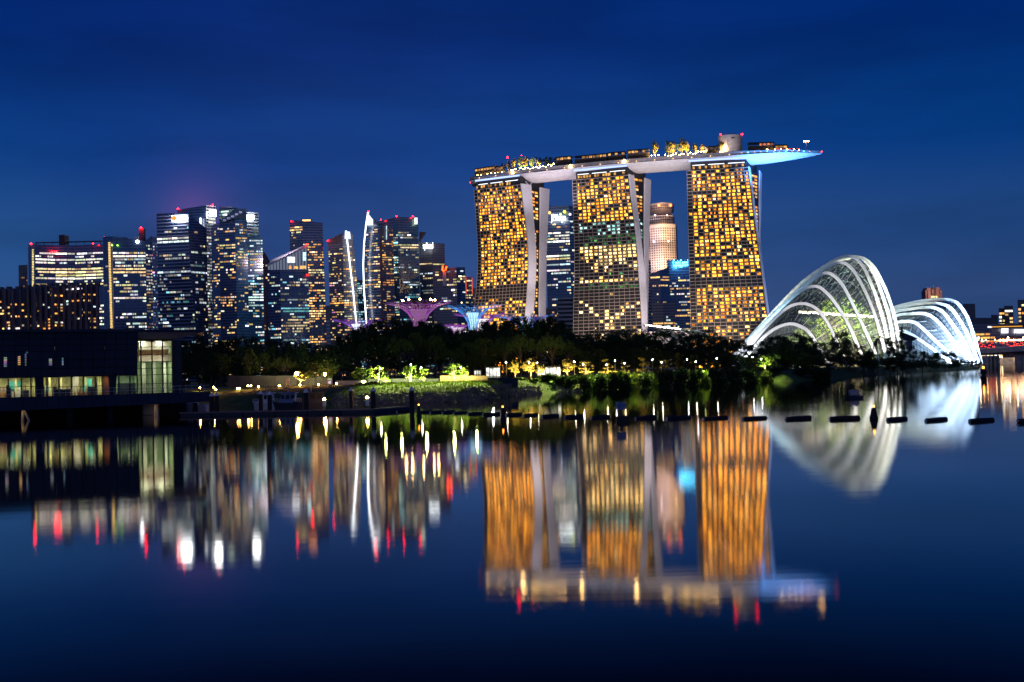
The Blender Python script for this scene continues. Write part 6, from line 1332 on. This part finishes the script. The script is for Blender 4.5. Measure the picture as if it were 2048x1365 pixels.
# ------------------------------------------------------------------ pier building at the left
def pier():
    A, B = P(-60, 764, 139), P(366, 764, 152)       # front line of the ground floor
    k = (B - A); k.z = 0; L = k.length; k.normalize(); nr = Vector((-k.y, k.x, 0)); up = Vector((0, 0, 1))
    zd, zc, zr = 2.95, 5.55, 11.3
    def F(px, z, off=0.0):                           # point on the facade line under photo column px, at height z
        t = 0.5
        for _ in range(30):
            p = A + k * (L * t) + nr * off; p.z = z; q = p - CP; u = q.dot(Rv) / q.dot(Fv) * FPX + 1024; t += (px - u) / FPX * q.dot(Fv) / L
        return p
    t = thing('pier_building', 'dark panelled waterside building with lit ground floor and glazed corner', 'building', F(200, zd))
    pan = MB(); cols = [-75, -48, -22, 4, 30, 56, 82, 108, 134, 160, 184, 208, 230, 252, 274]; rows = [5.55, 6.6, 7.7, 8.85, 9.6, 10.45, zr]
    for i, (c0, c1) in enumerate(zip(cols, cols[1:])):
        for j, (z0, z1) in enumerate(zip(rows, rows[1:])):
            o0, o1 = -1.3 + .55 * j / 6 * 0, -1.3
            w = lambda c, z: F(c + 7 * (z - 5.5) / 5.8 * .35, z, -1.1 - .12 * (z - 5.5))
            a, b, c, d = w(c0 + .5, z0 + .03), w(c1 - .5, z0 + .03), w(c1 - .5, z1 - .03), w(c0 + .5, z1 - .03)
            pan.quad(a, b, c, d); q = nr * .12; pan.quad(a + q, a, d, d + q); pan.quad(b, b + q, c + q, c)
    pm = pmat('dark_facade_panel', (.030, .034, .055), .38, scale=.15, amt=.35, coords='Object'); pan.build('facade_panel', pm, t)
    bk = MB(); a, b = F(-75, 5.55, -.9), F(274, 5.55, -.9); bk.hexa([a, b, b + nr * 12, a + nr * 12, a + up * 5.7, b + up * 5.7, b + nr * 12 + up * 5.7, a + nr * 12 + up * 5.7]); bk.build('wall', 'black', t)
    # dim glimpses of rooms between the panels
    for (x, w, z, h, c) in ((8, 6, 6.9, 1.3, (.28, .25, .26)), (36, 5, 7.1, 1.2, (.5, .28, .14)), (98, 6, 7.0, .9, (.16, .16, .22)), (124, 3, 7.0, 1.0, (.12, .13, .2)), (50, 3, 7.0, 1.6, (.12, .13, .2)), (97, 18, 9.0, .45, (.10, .11, .15)), (194, 20, 8.95, .5, (.06, .028, .012)), (52, 4, 8.6, 1.0, (.04, .08, .11))):
        a, b = F(x, z, -1.5), F(x + w, z, -1.5); n = 5; mb = MB()
        for i in range(n): mb.quad(a + up * h * (i + .1) / n, b + up * h * (i + .1) / n, b + up * h * (i + .8) / n, a + up * h * (i + .8) / n, col=tuple(q * uni(.4, 1.3) for q in c))
        mb.build('window', 'lit', t)
    # ground floor rooms behind glass: floor, ceiling, back wall, furniture, ceiling lamps
    inside = pmat('yellowish_wall', (.60, .57, .30), .8, scale=.8, amt=.55); cyan = pmat('cyan_panel', (.10, .55, .60), .7); wood = pmat('wood_counter', (.30, .15, .06), .6, scale=2, amt=.4); grn = pmat('greenish_wall', (.34, .42, .28), .8, scale=.7, amt=.4)
    def room(x0, x1, z0, z1, wallm, depth, watt, col, nl):
        a, b = F(x0, z0, 0), F(x1, z0, 0); h = up * (z1 - z0); d = nr * depth
        MB().quad(a + d, b + d, b + d + h, a + d + h).quad(a, a + d, a + d + h, a + h).quad(b + d, b, b + h, b + d + h).build('room_wall', wallm, t); MB().quad(a, b, b + d, a + d).build('room_floor', wood, t); MB().quad(a + h, b + h, b + d + h, a + d + h).build('room_ceiling', wallm, t)
        for i in range(nl): p = a.lerp(b, (i + .5) / nl) + d * .3 + h - up * .2; spot('room_lamp', p, p + d * .5 - up * 3, watt * 3.2, col, 150, .8, .25); mb = MB(); q0, q1 = a.lerp(b, (i + .3) / nl) + d * .55 + h - up * .06, a.lerp(b, (i + .7) / nl) + d * .55 + h - up * .06; mb.hexa([q0, q1, q1 + nr * .25, q0 + nr * .25, q0 + up * .03, q1 + up * .03, q1 + nr * .25 + up * .03, q0 + nr * .25 + up * .03]); mb.build('ceiling_light', emat('ceiling_light', (1, .95, .7), 5) if 'ceiling_light' not in DATA.materials else DATA.materials['ceiling_light'], t)
        return a, b, d, h
    a, b, d, h = room(-62, 72, zd, zc, inside, 4.5, 46, (1, .92, .55), 4)
    def item(mat, x0, x1, z0, z1, off, dep, name='furniture'):
        p, q = F(x0, z0, off), F(x1, z0, off); MB().hexa([p, q, q + nr * dep, p + nr * dep, p + up * (z1 - z0), q + up * (z1 - z0), q + nr * dep + up * (z1 - z0), p + nr * dep + up * (z1 - z0)]).build(name, mat, t)
    item(cyan, 18, 43, 4.0, 5.1, 4.0, .2, 'wall_panel'); item('dark', 46, 58, zd, 3.9, 1.6, 1.0); item(wood, -30, 14, zd, 3.7, 2.5, .7, 'counter'); item('white', 16, 40, zd, 3.75, 2.0, .5, 'counter'); item('pinkwall', -8, 2, 3.75, 4.3, 2.6, .4, 'counter_display'); item('dark', 13, 16, zd, 4.6, .6, .3)
    room(86, 206, zd, zc, inside, 4.5, 46, (1, .92, .55), 4)
    item('dark', 108, 141, zd, 3.9, 1.2, .8); item(cyan, 168, 184, 3.9, 5.2, 3.2, .2, 'wall_panel'); item('dark', 177, 192, zd, 4.1, 1.4, .7); item(wood, 150, 176, zd, 3.5, 2.0, .6, 'counter'); item('concrete', 146, 158, zd, zc, 2.6, .5, 'column'); item('white', 90, 104, zd, 4.4, 3.6, .4, 'shelf'); item('dark', 193, 203, zd, 4.6, 3.6, .1, 'door')
    random.seed(41)
    for (x0, x1) in ((-58, 62), (90, 200), (234, 270)):
        for q_ in range(int((x1 - x0) / 7)):
            x = uni(x0, x1 - 6); lo = random.choice((zd, zd, zd, 3.8, 4.6)); hh_ = uni(.25, 1.0) if lo > zd else uni(.5, 1.7)
            item(random.choice(('dark', 'white', wood, 'concrete', 'beigewall', 'pinkwall', 'slate', inside, cyan)), x, x + uni(1.5, 7), lo, lo + hh_, uni(1.0, 3.8), .25, random.choice(('shelf', 'chair', 'table', 'notice_panel')))
    for x in (-20, 30, 66, 98, 121, 170, 196): item(inside, x, x + uni(2, 4), zd, zc, uni(2.2, 3.4), .3, 'column')
    p, q = F(206, zd, .3), F(219, zd, -.2); MB().hexa([p, q, q + nr * 1.2, p + nr * 1.2, p + up * 2.6, q + up * 2.6, q + nr * 1.2 + up * 2.6, p + nr * 1.2 + up * 2.6]).build('column', 'peach', t); spot('column_lamp', F(210, 5.5, -1.0), F(211, 3.6, .2), 25, (1, .5, .22), 120, .8, .1)
    for (x0, x1, y) in ((70, 88, 0), (217, 234, 0)): p, q = F(x0 + 4, zd, -.5), F(x1 - 4, zd, -.5); e = nr * .9; r0_, r1_ = F(x0, 5.6, -.9), F(x1, 5.6, -.9); MB().hexa([p, q, q + e, p + e, r0_, r1_, r1_ + e, r0_ + e]).build('leaning_pier', pm, t)
    room(231, 276, zd, zc, grn, 3.5, 22, (.9, 1, .7), 2); item('dark', 236, 272, zd, 4.5, 1.6, .3, 'screen')
    # glazed corner: two tall storeys with back wall, floors and stair
    a, b, d, h = room(276, 346, zd, 10.2, grn, 5.0, 42, (.92, 1, .66), 2); item(wood, 276, 336, 8.25, 8.9, .9, 3.9, 'floor_edge'); item('beigewall', 278, 340, 9.0, 10.1, 2.2, .2, 'room_wall'); item('beigewall', 278, 340, 7.3, 8.2, 2.0, .2, 'room_wall'); item('concrete', 284, 292, zd, 7.2, 2.4, .4, 'column'); item('concrete', 306, 312, zd, 7.2, 3.0, .4, 'column'); item('white', 328, 333, zd, 7.2, 2.6, .4, 'column')
    for x in (286, 310, 330):
        for z, w, c in ((8.1, 60, (1, .8, .5)), (10.0, 60, (1, .9, .65)), (6.9, 150, (.86, 1, .62))): q = F(x, z, .5); spot('room_lamp', q, q + nr * 2 - up * 1.6, w, c, 150, .8, .2)
    gm = DATA.materials.new('window_glass'); gm.use_nodes = True; g = gm.node_tree; g.nodes.clear(); o = N(g, 'ShaderNodeOutputMaterial'); tr = N(g, 'ShaderNodeBsdfTransparent'); tr.inputs[0].default_value = (.8, .88, .82, 1); gl = N(g, 'ShaderNodeBsdfGlossy'); gl.inputs['Roughness'].default_value = .05; mx = N(g, 'ShaderNodeMixShader'); fr = N(g, 'ShaderNodeFresnel'); g.links.new(fr.outputs[0], mx.inputs[0]); g.links.new(tr.outputs[0], mx.inputs[1]); g.links.new(gl.outputs[0], mx.inputs[2]); g.links.new(mx.outputs[0], o.inputs[0])
    for xs, z0, z1, tr_ in (([-62, -36, -10, 17, 43, 62, 72], zd, zc, [4.35]), ([86, 94, 118, 143, 167, 191, 206], zd, zc, [4.2]), ([231, 238, 260, 276], zd, zc, [4.3]), ([274, 283, 305, 326, 346, 352, 364], zd, 10.2, [4.3, 5.5, 6.4, 7.3, 8.3, 9.3])):
        for c0, c1 in zip(xs, xs[1:]):
            p, q = F(c0, z0, -.04), F(c1, z0, -.04); w_ = MB().quad(p, q, q + up * (z1 - z0), p + up * (z1 - z0)).build('window', gm, t); fm = MB(); o_ = -nr * .06; e_ = k * .05
            for z in [z0 + .04] + tr_ + [z1 - .04]: fm.tube([p + e_ + o_ + up * (z - z0), q - e_ + o_ + up * (z - z0)], .04, 4)
            for c_ in (p + e_, q - e_): fm.tube([c_ + o_, c_ + o_ + up * (z1 - z0)], .05, 4)
            fm.build('frame', 'dark', w_)
    p, q = F(346, zd, .1), F(365, zd, .1); MB().hexa([p, q, q + nr * 6, p + nr * 6, p + up * 7.2, q + up * 7.2, q + nr * 6 + up * 7.2, p + nr * 6 + up * 7.2]).build('corner_wall', 'slate', t)
    # roofs
    r0_, r1_ = F(-75, zr, -2.2), F(290, zr, -2.2); MB().hexa([r0_, r1_, r1_ + nr * 14, r0_ + nr * 14, r0_ + up * .35, r1_ + up * .35, r1_ + nr * 14 + up * .35, r0_ + nr * 14 + up * .35]).build('roof', pm, t)
    r0_, r1_, r2_ = F(276, 10.4, -1.0), F(360, 10.4, -1.0), F(407, 11.2, -2.0); MB().hexa([r0_, r1_, r1_ + nr * 9, r0_ + nr * 9, F(276, 11.25, -2.2), r2_, r2_ + nr * 11, F(276, 11.25, 10)]).build('canopy_roof', 'concrete', t); MB().hexa([F(270, 11.27, -2.4), F(408, 11.22, -2.3), F(408, 11.22, 10), F(270, 11.27, 10), F(276, 11.6, -2.0), F(398, 11.5, -2.0), F(398, 11.5, 9), F(276, 11.6, 9)]).build('roof', pm, t)
    for x in (222, 254, 261): p = F(x, 11.65, 1); MB().box((p.x, p.y, p.z + .1), (.5, .5, .35)).build('roof_vent', 'dark', t)
    # platform over the water with its fascia, railing, deck lamps and raking legs
    pl = thing('pier_platform', 'blue grey platform on raking legs carrying the waterside building', 'pier', F(200, 1.9, -4)); e0, e1 = F(-75, zd, -3.6), F(420, zd, -3.0); mb = MB(); mb.hexa([e0 - up * 1.6, e1 - up * 1.25, e1 + nr * 20 - up * 1.25, e0 + nr * 20 - up * 1.6, e0 - up * .02, e1 - up * .02, e1 + nr * 20 - up * .02, e0 + nr * 20 - up * .02]); mb.build('slab', 'black', pl); MB().hexa([e0 + nr * 14 - up * 4, e1 + nr * 14 - up * 4, e1 + nr * 15 - up * 4, e0 + nr * 15 - up * 4, e0 + nr * 14 - up * 1.62, e1 + nr * 14 - up * 1.3, e1 + nr * 15 - up * 1.3, e0 + nr * 15 - up * 1.62]).build('dark_backing', 'black', pl)  # black backing added under the platform to block the lit bank behind
    mb = MB(); n = 22
    for i in range(n): p0, p1 = e0.lerp(e1, (i + .02) / n) - nr * .12, e0.lerp(e1, (i + .98) / n) - nr * .12; dz0, dz1 = lerp(1.65, 1.3, i / n), lerp(1.65, 1.3, (i + 1) / n); mb.hexa([p0 - up * dz0, p1 - up * dz1, p1 - up * dz1 + nr * .1, p0 - up * dz0 + nr * .1, p0 + up * .06, p1 + up * .06, p1 + nr * .1 + up * .06, p0 + nr * .1 + up * .06])
    M['navyfascia'] = pmat('navy_fascia', (.018, .028, .06), .6, scale=.4, amt=.3); mb.build('fascia', 'navyfascia', pl)
    for (x, c, w) in ((47, 'beige', .22), (312, 'beige', .22), (140, 'black', .3), (220, 'black', .3), (390, 'black', .3), (-30, 'black', .3)):
        p = F(x, 1.5, -1.5); MB().tube([p, (p.x - .15, p.y, -.5)], w, 8).tube([p + Vector((.1, 0, 0)), (p.x + .9 if c == 'beige' and x < 100 else p.x + .2, p.y, -.5)], w * .8, 8).build('leg', c, pl)
    for x in (40, 305): p = F(x, .9, -3.2); spot('leg_lamp', F(x - 6, 1.1, -2.2), F(x + 8, .4, -1.5), 14, (1, .72, .38), 130, .8, .1)
    bm = MB(); p, q = F(286, 1.55, 1), F(318, 1.55, 1); bm.hexa([p - up * 1.5, q - up * 1.5, q + nr * .5 - up * 1.5, p + nr * .5 - up * 1.5, p, q, q + nr * .5, p + nr * .5]); bm.build('cross_wall', 'beige', pl)
    mb = MB()
    for x in range(-60, 420, 12): p = F(x, zd, -3.2); mb.tube([p, p + up * .95], .018, 4, False)
    for z in (.5, .95): mb.tube([F(-60, zd + z, -3.2), F(419, zd + z, -3.0)], .02, 4, False)
    rl = mb.build('railing', 'steel', pl)
pier()

# ------------------------------------------------------------------ bridge at the right edge
def bridge():
    a, b = P(1950, 700, 1080), P(2090, 690.5, 1010); t = thing('road_bridge', 'long low road bridge on piers reaching in from the right edge', 'bridge', (a.x, a.y, 0)); k = (b - a); k.z = 0; k.normalize(); nr = Vector((-k.y, k.x, 0)) * 22; up = Vector((0, 0, 1)); za = a.z; zb = b.z
    MB().hexa([a - up * 4, b - up * 4.4, b - up * 4.4 + nr, a - up * 4 + nr, a, b, b + nr, a + nr]).build('deck', 'concrete', t)
    mb = MB().hexa([a + up * .02, b + up * .02, b + nr * .02 + up * .02, a + nr * .02 + up * .02, a + up * 1.1, b + up * 1.1, b + nr * .02 + up * 1.1, a + nr * .02 + up * 1.1]); mb.build('parapet', 'white', t)
    for x in (1976, 1983, 1992, 1999): p = at_z(x, 1070, 5); MB().box((p.x, p.y + 6, 4.2), (2.2, 9, 9.4)).build('pier', 'concrete', t)
    for x in (2042, 2049): p = at_z(x, 1040, 5); MB().box((p.x, p.y + 6, 4.2), (2.2, 9, 9.4)).build('pier', 'concrete', t)
    for x in (1958, 2017, 2032, 2048): 
        p = at_z(x, 1052, za); r = thing('bridge_lamp', 'tall road lamp on the bridge at the right edge', 'street lamp', (p.x, p.y, za), 'road lamps on the bridge'); zt = P(x, 676 if x != 2032 else 664, 1052).z; MB().tube([(p.x, p.y, za), (p.x, p.y, zt)], .2, 6).build('pole', 'concrete', r); MB().ball((p.x, p.y, zt), .7, 8).build('lamp_head', emat('road_lamp', (1, .75, .45), 40) if 'road_lamp' not in DATA.materials else DATA.materials['road_lamp'], r)
    car = thing('parked_car', '', 'car'); M['carp'] = pmat('car_paint', (.05, .05, .06), .3); car.name = 'queued_car'
    MB().hexa([(-2.1, -.85, .3), (2.1, -.85, .3), (2.1, .85, .3), (-2.1, .85, .3), (-2.1, -.82, .95), (2.1, -.82, .9), (2.1, .82, .9), (-2.1, .82, .95)]).hexa([(-1.8, -.8, .95), (1.1, -.8, .92), (1.1, .8, .92), (-1.8, .8, .95), (-1.2, -.65, 1.5), (.5, -.65, 1.5), (.5, .65, 1.5), (-1.2, .65, 1.5)]).build('body', 'carp', car)
    tl = emat('tail_lamp', (1, .04, .02), 16)
    for y in (-.65, .65): MB().box((2.12, y, .85), (.1, .45, .3)).build('tail_lamp', tl, car); 
    for y in (-.86, .86): MB().tube([(-1.3, y - .08, .32), (-1.3, y + .08, .32)], .32, 10).tube([(1.3, y - .08, .32), (1.3, y + .08, .32)], .32, 10).build('wheel', 'black', car)
    random.seed(9)
    c0, c1, c2, c3 = P(1946, 701, 1092), P(2095, 691, 1092), P(2095, 681, 1162), P(1946, 685, 1176)
    rp = thing('ramp_road', 'sloping road full of red tail lights rising behind the bridge', 'road', c0); MB().hexa([c0 - up * 2, c1 - up * 2, c2 - up * 2, c3 - up * 2, c0, c1, c2, c3]).build('deck', 'stone', rp)
    for i in range(64):
        sx, sy = rnd(), rnd() ** 1.2 * .85 + .08; q = c0.lerp(c1, sx).lerp(c3.lerp(c2, sx), sy); q.z += .12; place(car, q, R(-90) + uni(-.25, .25), None, 'dark car with glowing red tail lamps queued on the ramp behind the bridge', 'cars queued on the ramp')
    t2 = thing('viaduct', 'upper road strip with a chain of bright orange white lamps behind the bridge', 'bridge', P(2000, 684, 1180)); p0, p1 = P(1950, 685, 1180), P(2090, 681, 1150); MB().hexa([p0 - up * 2, p1 - up * 2, p1 + Vector((0, 12, -2)), p0 + Vector((0, 12, -2)), p0, p1, p1 + Vector((0, 12, 0)), p0 + Vector((0, 12, 0))]).build('deck', 'stone', t2)
    for i in range(16): x = 2000 + i * 3.4; MB().ball(P(x, 681 - .05 * i, 1170), uni(.6, 1.1), 6).build('lamp', 'lampv', t2)
    for i, x in enumerate((1957, 1964, 1972, 1990)): MB().ball(P(x, 680, 1170), .6, 6).build('lamp', 'lampv', t2)
    MB().hexa([p0 - up * 14, p1 - up * 14, p1 + Vector((0, 3, -14)), p0 + Vector((0, 3, -14)), p0 - up * 2.1, p1 - up * 2.1, p1 + Vector((0, 3, -2.1)), p0 + Vector((0, 3, -2.1))]).build('wall', 'pinkwall', t2)
    q = thing('quay_wall', 'pale quay under the bridge with low white lamps', 'wall', P(2010, 716, 1230)); p0, p1 = P(1950, 717, 1236), P(2090, 714, 1236); MB().hexa([(p0.x, p0.y, -1), (p1.x, p1.y, -1), (p1.x, p1.y + 3, -1), (p0.x, p0.y + 3, -1), p0, p1, p1 + Vector((0, 3, 0)), p0 + Vector((0, 3, 0))]).build('panel', 'concrete', q)
    for x in (1970, 1991, 1999, 2004, 2032, 2037, 2044): MB().ball(P(x, 714.5, 1232), .7, 6).build('lamp', 'lampv', q)
    for (x0, x1, c) in ((1974, 1978, (1.6, 1.3, .9)), (1989, 1994, (1.5, 1.4, 1.3)), (1997, 2001, (1.6, 1.4, 1.1)), (2002, 2005, (1.6, .7, .1)), (1962, 1972, (.7, .6, .4))): mb = MB(); pquad(mb, x0, 709, x1, 716.5, 1234, c); mb.build('lit_opening', 'lit_far', q)
    spot('quay_spot', P(2005, 700, 1205), P(2005, 714, 1240), 20000, (1, .85, .65), 150, 1, .6)
    cl = []
    for i in range(60): p = P(uni(1950, 2060), 716, uni(1250, 1290)); cl.append((p.x, p.y, 3 + uni(0, 9), uni(2, 4)))
    me = leaf_mesh('undergrowth', cl, 40, .8); me.materials.append(M['leaf']); o = DATA.objects.new('undergrowth', me); COL.objects.link(o); o['kind'] = 'stuff'
M['lampv'] = emat('road_lamp_warm', (1, .62, .30), 26)
bridge()
# templates that were never placed are removed
for k, r in list(TM.items()):
    if r not in USED:
        for c in list(r.children): DATA.objects.remove(c)
        DATA.objects.remove(r)
